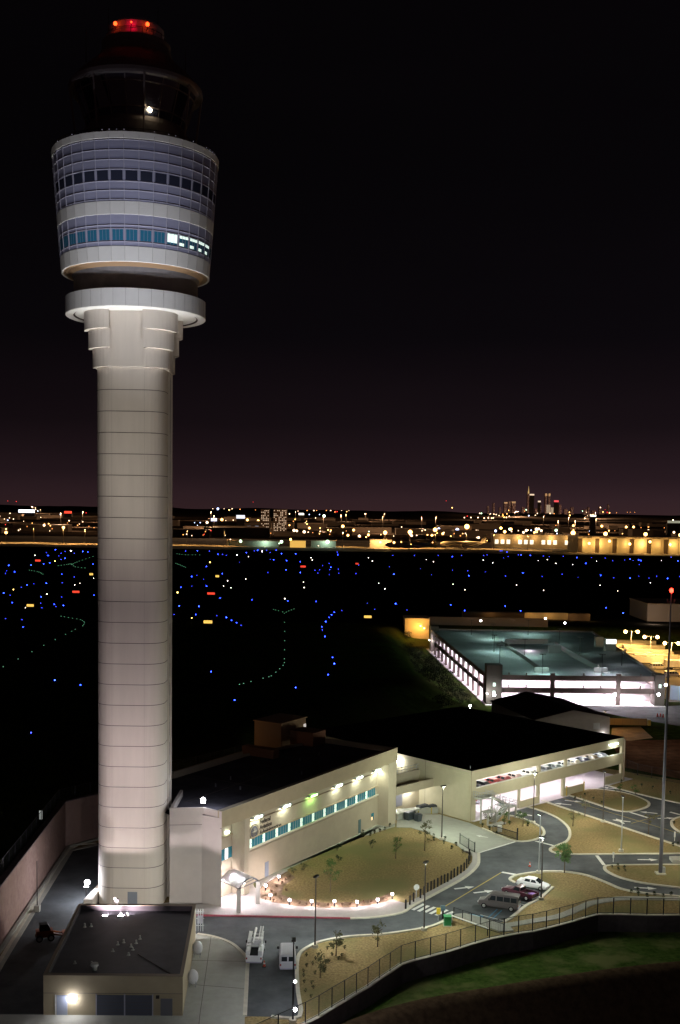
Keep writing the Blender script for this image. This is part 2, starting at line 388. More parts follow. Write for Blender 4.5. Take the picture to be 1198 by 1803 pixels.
# island 2, mast island, small right island
island([(1000, 1398.5), (1025, 1408), (1052, 1417), (1086, 1428), (1112, 1429.5), (1134, 1424), (1143, 1418), (1138, 1410.5), (1112, 1400), (1078, 1393), (1037, 1390)], 'planted_island')
island([(1071, 1525), (1065, 1530), (1072, 1537), (1095, 1547), (1134, 1556), (1198, 1564), (1280, 1573), (1280, 1526), (1198, 1523.5), (1110, 1524)], 'planted_island')
island([(1186, 1444), (1183, 1452), (1190, 1461), (1208, 1468), (1260, 1470), (1255, 1443), (1205, 1439)], 'planted_island')
mb = MB()
for pl in ([(617, 1618), (660, 1616), (706, 1608.5), (727.6, 1596), (766, 1575), (810, 1551), (831, 1536), (842, 1523), (843.5, 1511), (843, 1503)],
           [(849, 1459), (880, 1472), (909, 1482), (939, 1480), (957, 1471), (957, 1462), (948, 1454), (918, 1441), (868, 1431.5)],
           [(914, 1419), (939, 1424), (974, 1436.5), (998, 1454), (1004, 1469), (998, 1482), (978, 1490.5), (969, 1496), (974, 1501), (991, 1504), (1039, 1505), (1198, 1503.5), (1224, 1501), (1198, 1490.5), (1116, 1463.5), (954, 1410)],
           [(1064, 1382), (1095, 1391), (1155, 1406), (1198, 1415), (1330, 1443)],
           [(1330, 1590), (1198, 1579), (1134, 1573), (1095, 1566), (1069, 1555), (1034, 1542), (1000, 1536), (961, 1535), (939, 1537), (909, 1542), (898, 1549), (908, 1555)],
           [(974, 1562.6), (950, 1583), (927, 1595), (900, 1617), (888, 1624)],
           [(786, 1620), (773, 1627), (747, 1635), (676, 1645.5), (613, 1650), (567, 1658), (542, 1669), (527.5, 1681), (523, 1702), (525, 1748), (527.5, 1791), (478, 1791)],
           [(431.5, 1790), (435.6, 1710), (435.6, 1689), (421, 1672.7), (404, 1660), (375, 1650), (348, 1645.6)],
           [(170, 1485), (122, 1497), (62, 1592), (0, 1693), (-70, 1815)]):
    sweep(mb, curve(px(pl), k=3), .45, 0, .16)
struct('kerb', mb, kerb_m)
mb = MB(); sweep(mb, px([(345, 1612.6), (480, 1615), (617, 1618)]), .35, 0, .17); struct('red_kerb', mb, paint_r)

# markings
mw = MB(); my = MB(); mbl = MB(); Z1 = .036
def line(mb, a, b, w, z=Z1):
    A = at(*a).to_2d(); B = at(*b).to_2d(); d = (B-A).normalized(); n_ = Vector((-d.y, d.x))*w/2
    mb.sheet([A+n_, A-n_, B-n_, B+n_], z)
def arrow(p, ang, L=3.2, w=.42, z=Z1):
    c = at(*p).to_2d(); a = rad(ang); d = Vector((cos(a), sin(a))); n_ = Vector((-sin(a), cos(a)))
    pts = [c-d*L/2+n_*w/2, c-d*L/2-n_*w/2, c+d*L*.1-n_*w/2, c+d*L*.1-n_*w*1.5, c+d*L/2, c+d*L*.1+n_*w*1.5, c+d*L*.1+n_*w/2]
    mw.sheet(pts, z)
for a, b in (((727, 1602.5), (747, 1592)), ((737, 1605), (755, 1595)), ((748.5, 1606.5), (766, 1597.5)), ((757.5, 1609.5), (776, 1600)), ((768, 1612), (788, 1602.5)), ((781, 1613.5), (799, 1605.5))):
    line(mw, a, b, .5)
line(my, (776, 1601), (883, 1536.5), .18)
line(mw, (884, 1536), (913, 1541), .6); line(mw, (943, 1481), (976, 1489.5), .5)
line(mw, (1051, 1506.5), (1064, 1523.5), .55); line(mw, (1110, 1430.5), (1141, 1440), .6); line(mw, (1180, 1430), (1206, 1437), .6)
line(my, (976, 1401), (1198, 1468), .14); line(my, (1112, 1450), (1170, 1434), .12)
line(mw, (843, 1502.5), (908, 1482.5), .35, .076)
for p, a in (((818, 1563.5), 20), ((852, 1570.5), 20), ((1141, 1514), 0), ((1137, 1564), -8), ((922, 1434), 150), ((991, 1416), 160), ((1010, 1411), -20), ((1060, 1392.5), -20), ((1074, 1388), 160), ((1094, 1445.5), 160), ((1142, 1431), 160), ((1173, 1441), 10), ((1092, 1446), 100)):
    arrow(p, a)
arrow((849, 1473.5), 150, 2.2, .3, .078)
for a, b in (((927, 1594.5), (888, 1584)), ((950, 1581), (914, 1573)), ((888, 1622), (846, 1611))):
    line(mw, a, b, .12)
mbl.sheet(px([(823, 1617.5), (829, 1609), (852, 1613), (846, 1621)]), Z1)
line(mbl, (860, 1616), (876, 1601), .15); line(mbl, (868, 1618), (884, 1603), .15)
struct('road_marking_white', mw, paint_w); struct('road_marking_yellow', my, paint_y); struct('parking_bay_blue', mbl, paint_b)
mb = MB(); mb.sheet(px([(828, 1616), (832, 1610.5), (848, 1613.5), (843.5, 1619)]), Z1+.004)
struct('accessible_bay_symbol', mb, mat('symbol_white_blue', (.45, .62, .72), .7, var=.25, scale=2.5))
mb = MB(); mb.sheet(px([(690, 1586), (665, 1593), (629, 1599), (574, 1600.5), (519, 1597), (478, 1590), (456, 1582), (452.6, 1573), (462, 1560), (484, 1546), (507, 1534), (520, 1545), (500, 1560), (496, 1575), (520, 1584), (574, 1590), (629, 1588), (664, 1582), (686, 1572)]), .02)
struct('mulch_bed', mb, mulch_m)

# ------------------------------------------------------------------ control tower
TX, TY = -27.75, 150.3
tower = thing('control_tower', 'tall pale floodlit control tower with a flared round head and red lights on top', 'control tower', (TX, TY, 0))
def rrect(a, r, n=8, sq=1.0):
    out = []
    for q, (sx, sy) in enumerate(((1, 1), (-1, 1), (-1, -1), (1, -1))):
        for i in range(n+1):
            t = PI/2*q+PI/2*i/n
            out.append((sx*(a-r)+r*cos(t), sy*(a-r)+r*sin(t)))
    return out
prof = [(0, 0, 0)]
SH = 4.85; SR = 2.7
mb = MB(); zs = [0]
joints = [13.8+2.77*k for k in range(21)]
joints = [2.7, 5.5, 8.25, 11.0]+joints
rings = [(0, 0, 0)]
for z in joints: rings += [(z-.04, 0, 1), (z-.039, .04, 1), (z+.039, .04, 1), (z+.04, 0, 0)]
rings.append((79.3, 0, 0))
o0 = None; K = None
for (z, ins, mi) in rings:
    P = rrect(SH-ins, SR-ins*.5); K = len(P); mb.v += [(p[0]-.25, p[1], z) for p in P]
for j in range(len(rings)-1):
    for i in range(K):
        mb.f.append((j*K+i, j*K+(i+1)%K, (j+1)*K+(i+1)%K, (j+1)*K+i)); mb.m.append(1 if (rings[j][2] == 1 and rings[j+1][0]-rings[j][0] < .12) else 0)
sh = mb.build('shaft', [tower_paint, joint_shade_m], tower)
mb = MB()          # faint vertical panel joints of the shaft
for x in (-2.35, 2.3): mb.box(x-.25-.008, x-.25+.008, -SH-.002, -SH+.02, 0, 72)
mb.build('panel_joints', mat('joint_soft', (.3, .27, .26), .9), sh)
# flat pilasters (front, right, back, left) in the flared part, window slot on the right
for k in range(4):
    a = k*PI/2-PI/2
    mb = MB(); mb.box(-2.5, 2.5, 0, .3, 72.1, 79.25)
    R = Matrix.Rotation(a+PI/2, 3, 'Z'); c = Vector((cos(a)*SH-.25, sin(a)*SH, 0))
    mb.v = [tuple(R @ Vector((v[0], -v[1]+.01, v[2]))+c) for v in mb.v]
    mb.build('pilaster', tower_paint, tower)
# recessed strip with stair windows on the right side of the shaft
mb = MB(); mb.box(SH-.24, SH-.20, .9, 1.9, 4, 72); mb.build('window_strip', mat('strip_grey', (.35, .34, .33), .7), tower)
for k in range(23):
    z = 8.6+2.77*k
    if z > 70: break
    mb = MB(); mb.box(SH-.205, SH-.15, 1.0, 1.8, z, z+1.75); mb.build('window', glass_dark, tower)
mb = MB(); mb.box(SH-.24, SH+.02, -.05, .25, 0, 72.0); mb.box(SH-.24, SH+.02, 2.3, 2.6, 0, 72.0); mb.build('slot_fin', tower_paint, tower)
# stepped collars, a quarter ring at each corner
for lv, (z0, z1, off) in enumerate(((72.1, 74.5, .62), (74.5, 76.85, 1.2), (76.85, 79.25, 1.75))):
    for q in range(4):
        P = [p for p in rrect(SH+off, SR+off*.9, 10)[q*11:(q+1)*11]]
        I = [p for p in rrect(SH-.3, SR, 10)[q*11:(q+1)*11]]
        s0 = P[0]; s1 = P[-1]
        g = 2.5
        # extend the ends up to the pilaster
        ends = {0: ((s0[0], g), (g, s1[1])), 1: ((-g, s0[1]), (s1[0], g)), 2: ((s0[0], -g), (-g, s1[1])), 3: ((g, s0[1]), (s1[0], -g))}[q]
        ie = {0: ((I[0][0], g), (g, I[-1][1])), 1: ((-g, I[0][1]), (I[-1][0], g)), 2: ((I[0][0], -g), (-g, I[-1][1])), 3: ((g, I[0][1]), (I[-1][0], -g))}[q]
        poly = [ends[0]]+P+[ends[1]]+[ie[1]]+I[::-1]+[ie[0]]
        poly = [(x-.25, y) for x, y in poly]
        mb = MB(); mb.prism(poly, z0+.002*lv, z1); mb.build('collar', tower_paint, tower)
mb = MB(); mb.box(-.35, 1.05, -SH-.06, -SH+.05, 0, 2.2); mb.build('door', steel_blue, tower)
mb = MB()      # apron wall around the left foot of the shaft
mb.prism([(-6.4, -6.5), (-5.1, -6.5), (-5.1, 6), (-5.6, 6), (-5.6, 1)], 0, 1.6); mb.build('foot_wall', tower_paint, tower)
# lower ring
n = 72
mb = MB(); mb.lathe([(4.8, 79.30), (6.3, 79.22), (8.55, 79.22), (8.56, 79.36), (8.78, 79.36), (8.79, 79.10), (9.85, 79.08), (9.9, 79.12), (9.9, 81.31), (9.7, 81.36), (8.6, 81.36)], n, ms=[0, 0, 1, 1, 1, 0, 0, 0, 0, 0])
for i in range(36):
    a = 2*PI*i/36+.04; mb.bar((9.905*cos(a), 9.905*sin(a), 79.15), (9.905*cos(a), 9.905*sin(a), 81.3), .025, .02, 1)
rg = mb.build('ring', [clad_white, joint_shade_m], tower)
mb = MB(); mb.lathe([(8.75, 81.3), (8.75, 83.6), (9.0, 84.1), (9.5, 84.55)], n, ms=[0, 0, 1]); mb.build('neck', [neck_shade_m, soffit_brown], tower, smooth=False)  # dark grey neck carries shade from the ring in its colour
# office drum with outward-leaning face
def RZ(z): return 10.42+(z-84.5)*(11.62-10.42)/(99.7-84.5)
ledges = [(86.29, 0), (88.52, 1), (88.88, 1), (92.87, 1), (91.8, 1), (95.42, 1), (96.5, 1), (97.65, 1), (98.85, 1)]
prof = [(9.3, 84.56), (10.15, 84.50), (10.3, 84.42), (10.42, 84.46), (RZ(86.29), 86.29)]; ms = [0, 1, 1, 1]
def ledge(z, d=.035, t=.10):
    global prof, ms
    prof += [(RZ(z)-.01, z), (RZ(z)+d, z+.02), (RZ(z)+d, z+t), (RZ(z)-.01, z+t+.01), (RZ(z)-.015, z+t+.12)]; ms += [2, 3, 3, 3, 4]  # last dark strip paints the shadow the ledge casts upward
prof[-1] = (RZ(86.29)+.03, 86.25); prof.append((RZ(86.3)-.02, 86.3)); ms += [1]
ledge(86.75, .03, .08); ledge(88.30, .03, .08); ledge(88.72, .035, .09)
prof += [(RZ(90.03)-.01, 90.03), (RZ(90.05)+.05, 90.05), (RZ(91.6)+.05, 91.6), (RZ(91.62)-.01, 91.62)]; ms += [2, 1, 1, 1]
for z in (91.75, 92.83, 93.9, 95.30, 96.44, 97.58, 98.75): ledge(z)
prof += [(RZ(98.95)-.01, 98.95), (RZ(98.98)+.06, 98.98), (11.72, 99.75), (11.5, 99.8), (11.4, 99.2)]; ms += [2, 1, 1, 1, 1]
ms = ms[:len(prof)-1]
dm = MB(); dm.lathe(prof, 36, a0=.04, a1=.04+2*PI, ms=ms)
mb = MB()
for i in range(36):
    a = 2*PI*i/36+.04
    for z0, z1, d in ((86.35, 90.0, .0), (91.7, 98.9, .0)):
        mb.bar(((RZ(z0)+d-.02)*cos(a), (RZ(z0)+d-.02)*sin(a), z0), ((RZ(z1)+d-.02)*cos(a), (RZ(z1)+d-.02)*sin(a), z1), .13, .10)
    for z0, z1, d in ((84.5, 86.2, .0), (90.08, 91.58, .053), (99.0, 99.72, .065)):
        rr = 10.44 if z0 < 85 else RZ(z0)+d
        r2 = RZ(z1)+(.035 if z0 < 85 else d)
        dm.bar((rr*cos(a), rr*sin(a), z0), (r2*cos(a), r2*sin(a), z1), .03, .02, 4)
drum = dm.build('office_drum', [soffit_brown, clad_white, clad_blue, mullion_m, joint_shade_m], tower)
mb.build('mullions', mullion_m, drum)
def pane(a0, a1, z0, z1, d):      # flat pane lying on one facet of the drum
    st_ = 2*PI/36; k = int(((a0+a1)/2-.04)//st_); e0 = .04+k*st_; e1 = e0+st_
    def pt(a, z):
        f = (a-e0)/st_; r = RZ(z)+d
        return (r*(cos(e0)*(1-f)+cos(e1)*f), r*(sin(e0)*(1-f)+sin(e1)*f), z)
    return [pt(a0, z0), pt(a1, z0), pt(a1, z1), pt(a0, z1)]
lit_idx = {}
for i in range(36):
    a0 = 2*PI*i/36+.04+.018; a1 = a0+2*PI/36-.036
    mb = MB(); mb.add(pane(a0, a1, 94.08, 95.22, .02), [(0, 1, 2, 3)]); mb.build('upper_window', glass_dark, drum)
    am = math.degrees((a0+a1)/2) % 360
    mats = [glass_teal, mullion_m]
    mb = MB(); da = (a1-a0)/3; gap = .0013
    for k in range(3):
        b0 = a0+da*k+gap; b1 = a0+da*(k+1)-gap
        mb.add(pane(b0, b1, 86.95, 88.25, .02), [(0, 1, 2, 3)], 0)
        mb.add(pane(b1, b1+2*gap, 86.95, 88.25, .03), [(0, 1, 2, 3)], 1)
    lit = 302 < am < 352
    o = mb.build('lower_window', [mat('blue_glass', (.03, .17, .29), .2, spec=.6), mullion_m], drum)
    if lit:
        o['label'] = 'lit window showing ceiling lights inside'
        q = MB(); full = 302 < am < 314
        zz = (87.2, 88.22) if full else (87.9, 88.22)
        q.add(pane(a0+gap, a1-gap, zz[0], zz[1], .035), [(0, 1, 2, 3)])
        for ff in (.33, .66, .5): MB().add(pane(a0+(a1-a0)*ff-.0035, a0+(a1-a0)*ff+.0035, 86.98 if ff != .5 else 87.6, 88.22 if ff != .5 else 87.66, .055), [(0, 1, 2, 3)]).build('pane_bar', mullion_m, o)
        if not full:
            q2 = MB().add(pane(a0+gap, a0+da*1.6, 87.0, 87.35, .035), [(0, 1, 2, 3)]); q2.build('lit_pane', em('ceiling_light', (.80, 1, .88), 1.0), o)
        q.build('lit_pane', em('ceiling_light', (.80, 1, .88), 1.0), o)
# observation cab
mb = MB(); mb.lathe([(11.4, 99.2), (8.3, 99.3), (8.2, 100.6), (7.3, 102.6), (6.7, 103.35), (6.75, 103.6)], 64); mb.build('terrace', cab_grey, tower)
mb = MB(); NR = 72
for i in range(NR):
    a = 2*PI*i/NR; mb.bar((11.35*cos(a), 11.35*sin(a), 99.3), (11.35*cos(a), 11.35*sin(a), 100.25), .05, .05)
mb.lathe([(11.33, 100.2), (11.4, 100.2), (11.4, 100.26), (11.33, 100.26)], 72)
rl = mb.build('railing', dark_metal, tower)
for i in range(NR):
    if random.random() < .45:
        a = 2*PI*(i+.5)/NR; q = MB(); q.sphere((11.4*cos(a), 11.4*sin(a), 100.05), .035, nu=6, nv=4); q.build('rail_light', em('tiny_lamp', (.8, .75, 1), .8), rl)
mb = MB(); mb.lathe([(6.85, 103.4), (7.0, 104.3), (8.45, 107.9)], 20); cg = mb.build('cab_glass', mat('cab_glass_dark', (.012, .014, .022), .1, spec=.6), tower)
mb = MB(); 
for i in range(20):
    a = 2*PI*i/20; mb.bar((6.9*cos(a), 6.9*sin(a), 103.4), (8.5*cos(a), 8.5*sin(a), 107.9), .10, .10)
mb.lathe([(6.98, 104.25), (7.12, 104.25), (7.15, 104.38), (7.02, 104.38)], 40); mb.lathe([(8.05, 107.0), (8.2, 107.0), (8.25, 107.12), (8.1, 107.12)], 40); mb.build('cab_frame', cab_grey, cg)
mb = MB(); mb.lathe([(8.3, 107.8), (9.25, 107.75), (9.35, 108.0), (9.3, 108.5), (7.9, 109.9), (6.2, 111.3), (5.1, 112.3), (4.7, 113.6), (4.8, 113.95), (4.8, 114.1), (0, 114.12)], 48); mb.build('cab_roof', cab_grey, tower)
for i in range(8):
    a = 2*PI*i/8+.3
    mb = MB(); mb.bar((8.2*cos(a), 8.2*sin(a), 100.2), (9.2*cos(a), 9.2*sin(a), 107.8), .28, .22); mb.build('strut', cab_grey, tower)
mb = MB(); mb.lathe([(4.0, 113.9), (4.0, 114.6), (3.85, 115.2), (3.85, 116.0), (3.3, 116.5), (0, 116.6)], 32); mb.build('equipment_drum', mat('equipment_grey', (.45, .40, .40), .7), tower)
mb = MB()
for i in range(16):
    a = 2*PI*i/16; mb.bar((4.1*cos(a), 4.1*sin(a), 114), (4.1*cos(a), 4.1*sin(a), 115.1), .06, .06)
mb.lathe([(4.08, 115.05), (4.14, 115.05), (4.14, 115.11), (4.08, 115.11)], 32); mb.build('top_railing', dark_metal, tower)
for x, y, z in ((-6.4, -3, 110.8), (6.8, 1, 110.3), (-3.6, -1.5, 114), (2.6, 2.8, 116)):
    mb = MB(); mb.tube((x, y, z), (x, y, z+4.2), .07, .03, 6); mb.build('antenna', dark_metal, tower)
for a, lc in ((-118, 1), (-60, 1), (-88, 0)):
    a = rad(a); p = (4.55*cos(a), 4.55*sin(a), 115.35)
    mb = MB(); mb.sphere(p, .26 if lc else .12, nu=10, nv=8); mb.tube((p[0], p[1], p[2]-.6), (p[0], p[1], p[2]-.1), .05, m=1); mb.bar((p[0], p[1], p[2]-.6), (4.0*cos(a), 4.0*sin(a), p[2]-.6), .06, .06, 1)
    b = mb.build('beacon', [em('beacon_red', (1, .06, .01), 6), dark_metal], tower)
    light('POINT', (p[0]*.985, p[1]*.985, p[2]-.1), 40, (1, .0, .05), b, r=.08)
mb = MB(); mb.box(-.28, .28, -.1, .1, -.18, .18); o = mb.build('cab_lamp', em('cab_lamp_warm', (1, .85, .6), 25), tower); o.location = (3.05, -6.55, 103.95); o.rotation_euler = (0, .6, .45)
light('POINT', (3.35, -7.5, 104.1), 5, (1, .72, .42), o.parent, r=.1)
light('POINT', (9.6, -5.2, 106.9), 9, (1, .5, .22), tower, r=.1)
mb = MB(); mb.bar((8.0, -4.6, 107.7), (9.4, -5.0, 106.2), .22, .5); mb.build('roof_bracket', cab_grey, tower)

tower.scale = (.928, .928, 1)
# floodlights that light the tower
def flood(name, lab, loc, powers, mount=.5, yaw=0):
    t = thing(name, lab, 'floodlight', loc, yaw, None)
    mb = MB(); mb.box(-.35, .35, -.12, .16, -.02, .07); mb.build('housing', dark_metal, t)
    mb = MB(); mb.box(-.3, .3, -.1, .14, .071, .08); mb.build('lens', E_white, t)
    mb = MB(); mb.tube((0, 0, -mount), (0, 0, -.02), .06); mb.build('bracket', dark_metal, t)
    for off, tgt, pw, ang, bl, col in powers:
        l = light('SPOT', off, pw, col, t, angle=ang, blend=bl, r=.12)
        d = Vector(tgt)-Vector(loc)-Vector(off)
        d = Matrix.Rotation(-yaw, 3, 'Z') @ d
        l.rotation_euler = d.to_track_quat('-Z', 'Y').to_euler()
    return t
PW = (1, .84, .88); BW = (.93, .93, 1.0); GW = (1.0, .98, .85)
# ------------------------------------------------------------------ small plant building in the foreground
q = [at(77, 1788), at(322, 1789.5), at(345, 1593, 4.4), at(139, 1592, 4.4)]
q = [Vector((p.x, p.y)) for p in q]
O = q[0]
small = thing('plant_building', 'low flat-roofed plant building with beige walls and dark roof in the bottom left corner', 'building', (O.x, O.y, 0))
ql = [p-O for p in q]
mb = MB(); mb.prism(ql, 0, 3.72, m=0); mb.build('walls', stucco2, small)
cen = (ql[0]+ql[1]+ql[2]+ql[3])/4
inn = [p+(cen-p).normalized()*.55 for p in ql]
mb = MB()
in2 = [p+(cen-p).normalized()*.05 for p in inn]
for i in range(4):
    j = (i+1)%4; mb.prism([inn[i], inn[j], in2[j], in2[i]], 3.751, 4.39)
mb.build('parapet_dark_liner', mat('parapet_dark_liner', (.035, .03, .035), .8), small)  # dark liner put in to kill floodlight glow on the inner parapet
mb = MB(); mb.sheet(inn, 3.75); rf = mb.build('roof', roof_m2, small)
mb = MB()
for i in range(4):
    j = (i+1)%4; mb.prism([ql[i], ql[j], inn[j], inn[i]], 3.72, 4.4)
mb.build('parapet', stucco2, small)
mb = MB()
o2 = [p-(cen-p).normalized()*.06 for p in ql]; i2 = [p+(cen-p).normalized()*.06 for p in inn]
for i in range(4):
    j = (i+1)%4; mb.prism([o2[i], o2[j], i2[j], i2[i]], 4.402, 4.46)
mb.build('parapet_cap', cap_m, small)
W = (ql[1]-ql[0]).length; dx = (ql[1]-ql[0]).normalized(); 
def onfront(u0, u1, z0, z1, d, name, m, parent=small):
    n_ = Vector((dx.y, -dx.x)); a = dx*u0; b = dx*u1
    mb = MB(); mb.prism([a+n_*.0, b+n_*.0, b+n_*d, a+n_*d], z0, z1); return mb.build(name, m, parent)
def fx(x): return (x-77)/245*W
onfront(fx(100), fx(119), 0, 2.25, .05, 'door', mat('door_pale', (.30, .33, .42), .6))
onfront(fx(97.5), fx(99.3), 0, 2.3, .08, 'door_frame', paint_w)
gd = onfront(fx(171), fx(218.5), 0, 2.3, .05, 'garage_door', mat('roller_door', (.085, .095, .13), .6))
gd2 = onfront(fx(221), fx(268), 0, 2.3, .05, 'garage_door', mat('roller_door', (.085, .095, .13), .6))
for g_, u0, u1 in ((gd, fx(171), fx(218.5)), (gd2, fx(221), fx(268))):
    for k in range(1, 6): onfront(u0, u1, k*.38-.02, k*.38+.01, .06, 'panel_groove', joint_shade_m, g_)
onfront(fx(169), fx(171), 0, 2.4, .07, 'door_frame', mullion_m); onfront(fx(218.6), fx(220.9), 0, 2.4, .07, 'door_frame', mullion_m); onfront(fx(268.2), fx(270), 0, 2.4, .07, 'door_frame', mullion_m)
onfront(fx(283), fx(304), 0, 1.95, .05, 'door', mat('door_grey', (.14, .14, .16), .6)); onfront(fx(275), fx(281), 2.0, 2.3, .2, 'vent', dark_metal)
onfront(fx(77)+.02, fx(322)-.02, 2.45, 2.5, .01, 'reveal_line', joint_shade_m)
o = onfront(fx(121.5), fx(135), 1.72, 2.1, .22, 'wall_light', E_white)
p = dx*fx(128)+Vector((dx.y, -dx.x))*.55; light('POINT', (p.x, p.y, 1.9), 120, (.93, .94, 1), small, r=.04)
random.seed(11)
for u, v in ((.38, .9), (.44, .9), (.12, .72), (.17, .73), (.44, .47), (.48, .5), (.42, .38), (.55, .44), (.58, .49), (.60, .55), (.57, .40), (.55, .33), (.17, .22), (.33, .17), (.30, .2)):
    P = ql[0].lerp(ql[1], u).lerp(ql[3].lerp(ql[2], u), v)
    mb = MB(); mb.tube((P.x, P.y, 3.75), (P.x, P.y, 3.75+random.uniform(.25, .5)), .1, .1, 8); mb.tube((P.x, P.y, 3.752), (P.x, P.y, 3.85), .22, .12, 8); mb.build('vent_pipe', mat('vent_grey', (.45, .45, .42), .6), small)
P = ql[0].lerp(ql[1], .335).lerp(ql[3].lerp(ql[2], .335), .14)
mb = MB(); mb.lathe([(.3, 3.76), (.3, 4.2), (.45, 4.25), (.4, 4.5), (0, 4.6)], 12, c=(P.x, P.y)); mb.build('roof_fan', mat('vent_grey', (.3, .3, .32), .6), small)
# long conduit on the roof
mb = MB(); a = ql[0].lerp(ql[1], .62).lerp(ql[3].lerp(ql[2], .62), .34); b = inn[1]+Vector((-.3, .4)); mb.bar((a.x, a.y, 3.8), (b.x, b.y, 3.8), .07, .07); mb.build('conduit', joint_shade_m, rf)
# tanks and meters along its right wall
for nm, (x, y), lab in (('white_tank', (343, 1735), 'white rounded tank beside the plant building, the nearer of two'), ('white_tank', (351, 1683), 'white rounded tank beside the plant building, the farther of two')):
    p = at(x-3, y+2); t = thing(nm, lab, 'tank', (p.x, p.y, 0), 0, 'white tanks by the plant building')
    mb = MB(); mb.sphere((0, 0, 1.15), .62, nu=14, nv=10, sz=1.35); mb.build('vessel', mat('tank_white', (.62, .62, .64), .4), t, smooth=True)
    mb = MB()
    for sx in (-.35, .35):
        for sy in (-.35, .35): mb.bar((sx, sy, 0), (sx, sy, .8), .08, .08)
    mb.build('stand', pole_light, t)
p = at(352, 1640); t = thing('pipe_rack', 'grey vertical pipe rack at the back corner of the plant building', 'pipe rack', (p.x, p.y, 0))
mb = MB()
for i in range(4): mb.tube((i*.3-.5, 0, 0), (i*.3-.5, 0, 3.0), .05, .05, 6)
for z in (.8, 1.7, 2.6): mb.bar((-.6, 0, z), (.55, 0, z), .08, .08)
mb.build('pipes', pole_light, t); mb = MB().box(-.3, .3, .1, .35, 1, 2); mb.build('meter_box', mullion_m, t)

# floodlights: behind the parapet of the plant building
fl_loc = at(205, 1603, 3.8)
BL = (.72, .76, 1.0)
for k, (dxk) in enumerate((-1.0, 0.9)):
    flood('floodlight', 'small floodlight behind the plant roof parapet, %s one of the pair' % ('left', 'right')[k], (fl_loc.x+dxk, 132.6, 3.77),
      [((0, 0, .12), (TX+2+9*k, TY-SH+3*k, 18), 6600+1500*k, 140, .5, PW), ((0.05, 0, .12), (TX, TY-5, 34), 5200, 56, 1, PW), ((0, 0, .12), (TX, TY-5.5, 91), 60000, 20, 1, GW)], .04)
t = thing('roof_lamp_stand', 'small black lamp box on a short stand at the back edge of the plant roof', 'lamp', (-27.3, 134.75, 4.46))
MB().box(-.25, .25, -.15, .15, .35, .75).build('housing', black_m, t); MB().tube((0, 0, 0), (0, 0, .348), .06).build('stand', black_m, t); MB().box(-.3, -.16, -.17, .1, .752, .84).build('lens', E_white, t)
for f_ in (.25, .8):  # added fill lights for the tower base, on the unseen back wall
    pb = ql[3].lerp(ql[2], f_); o_ = MB().box(pb.x-.3, pb.x+.3, pb.y+.01, pb.y+.2, 2.6, 2.85).build('base_fill_light', E_white, small)
    light('POINT', (pb.x, pb.y+.5, 2.5), 850, (.98, .97, .95), o_, r=.05)
# on the stub roof corner, and left of the tower foot
p = at(358, 1411, 14.0)
fo = flood('floodlight', 'bright floodlight on the roof corner of the block beside the tower', (p.x, p.y, 13.75),
      [((0, 0, .35), (TX+5, TY+2, 83), 150000, 22, 1, GW), ((-.1, 0, .35), (TX+4.6, TY-1, 21), 3800, 46, 1, (.95, .93, 1)), ((0, 0, .35), (TX+6, TY-9, 96), 120000, 18, 1, BL)], .6)
light('POINT', (p.x+.6, p.y+1.5, 14.9), 420, (.85, .88, 1), None, r=.1)
MB().sphere((0, 0, .45), .34, nu=12, nv=10).build('glass_globe', E_white, fo)
p = at(152, 1562, 2.0)
flood('floodlight', 'bright floodlight on a short arm at the left foot of the tower', (p.x, p.y, 2.0),
      [((0, 0, .35), (TX-6, TY, 83), 150000, 20, 1, GW), ((0, 0, .35), (TX-4, TY, 24), 900, 70, 1, PW), ((0, 0, .35), (TX-5, TY-9, 97), 120000, 16, 1, BL)], 2.0)
t = thing('globe_lamp', 'glowing white globe lamp above the short arm at the left foot of the tower', 'lamp', (p.x+.1, p.y+.2, 2.6)); MB().sphere((0, 0, 0), .38, nu=12, nv=10).build('globe', E_white, t); MB().tube((0, 0, -.6), (0, 0, -.35), .08).build('stem', dark_metal, t)
light('POINT', (p.x-.3, p.y-.3, 3.0), 1100, (.9, .92, 1), small, r=.08).location = Vector((p.x-.3-O.x, p.y-.5-O.y, 3.2))

for k, (x_, y_) in enumerate(((-33, 98), (-4, 100))):  # added floodlights out of view that brighten the tower head and shaft
    flood('floodlight', ('added ground floodlight for the tower head, unseen below the left part of the picture', 'added ground floodlight for the tower head, unseen below the middle of the picture')[k], (x_, y_, .6),
      [((0, 0, .3), (TX, TY-5, 86.5), 150000, 14, 1, (.92, .93, 1)), ((0, 0, .3), (TX, TY-8, 92), 45000, 11, 1, BL), ((0, 0, .3), (TX, TY-5, 62), 27000, 26, 1, (1, .9, .82))], .55)
# ------------------------------------------------------------------ main office building
A1 = rad(58.5); MO = Vector((-15.35, 146.62, 0))
main = thing('office_building', 'long two-storey beige office building with a ribbon of teal windows and a dark flat roof', 'building', MO, A1)
def mw_(u, v, z=0):      # world point of a local one
    return Vector((MO.x+u*cos(A1)-v*sin(A1), MO.y+u*sin(A1)+v*cos(A1), z))
LEN, DEP, TOP, REC = 48.9, 20.0, 13.3, 2.2
mb = MB(); mb.prism([(0, REC), (46.2, REC), (46.2, 0), (LEN, 0), (LEN, DEP-4), (31, DEP), (0, DEP)], 0, 12.35)
mb.box(4.95, 6.15, 0, REC-.002, 0, 12.34); mb.build('walls', stucco, main)
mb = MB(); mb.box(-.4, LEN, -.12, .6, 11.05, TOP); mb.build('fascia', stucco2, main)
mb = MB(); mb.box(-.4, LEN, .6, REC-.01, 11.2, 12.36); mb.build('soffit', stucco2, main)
mb = MB(); mb.sheet([(0, .6), (LEN-.4, .6), (LEN-.4, DEP-4.3), (31, DEP-.3), (0, DEP-.3)], 12.38); rf = mb.build('roof', roof_m, main)
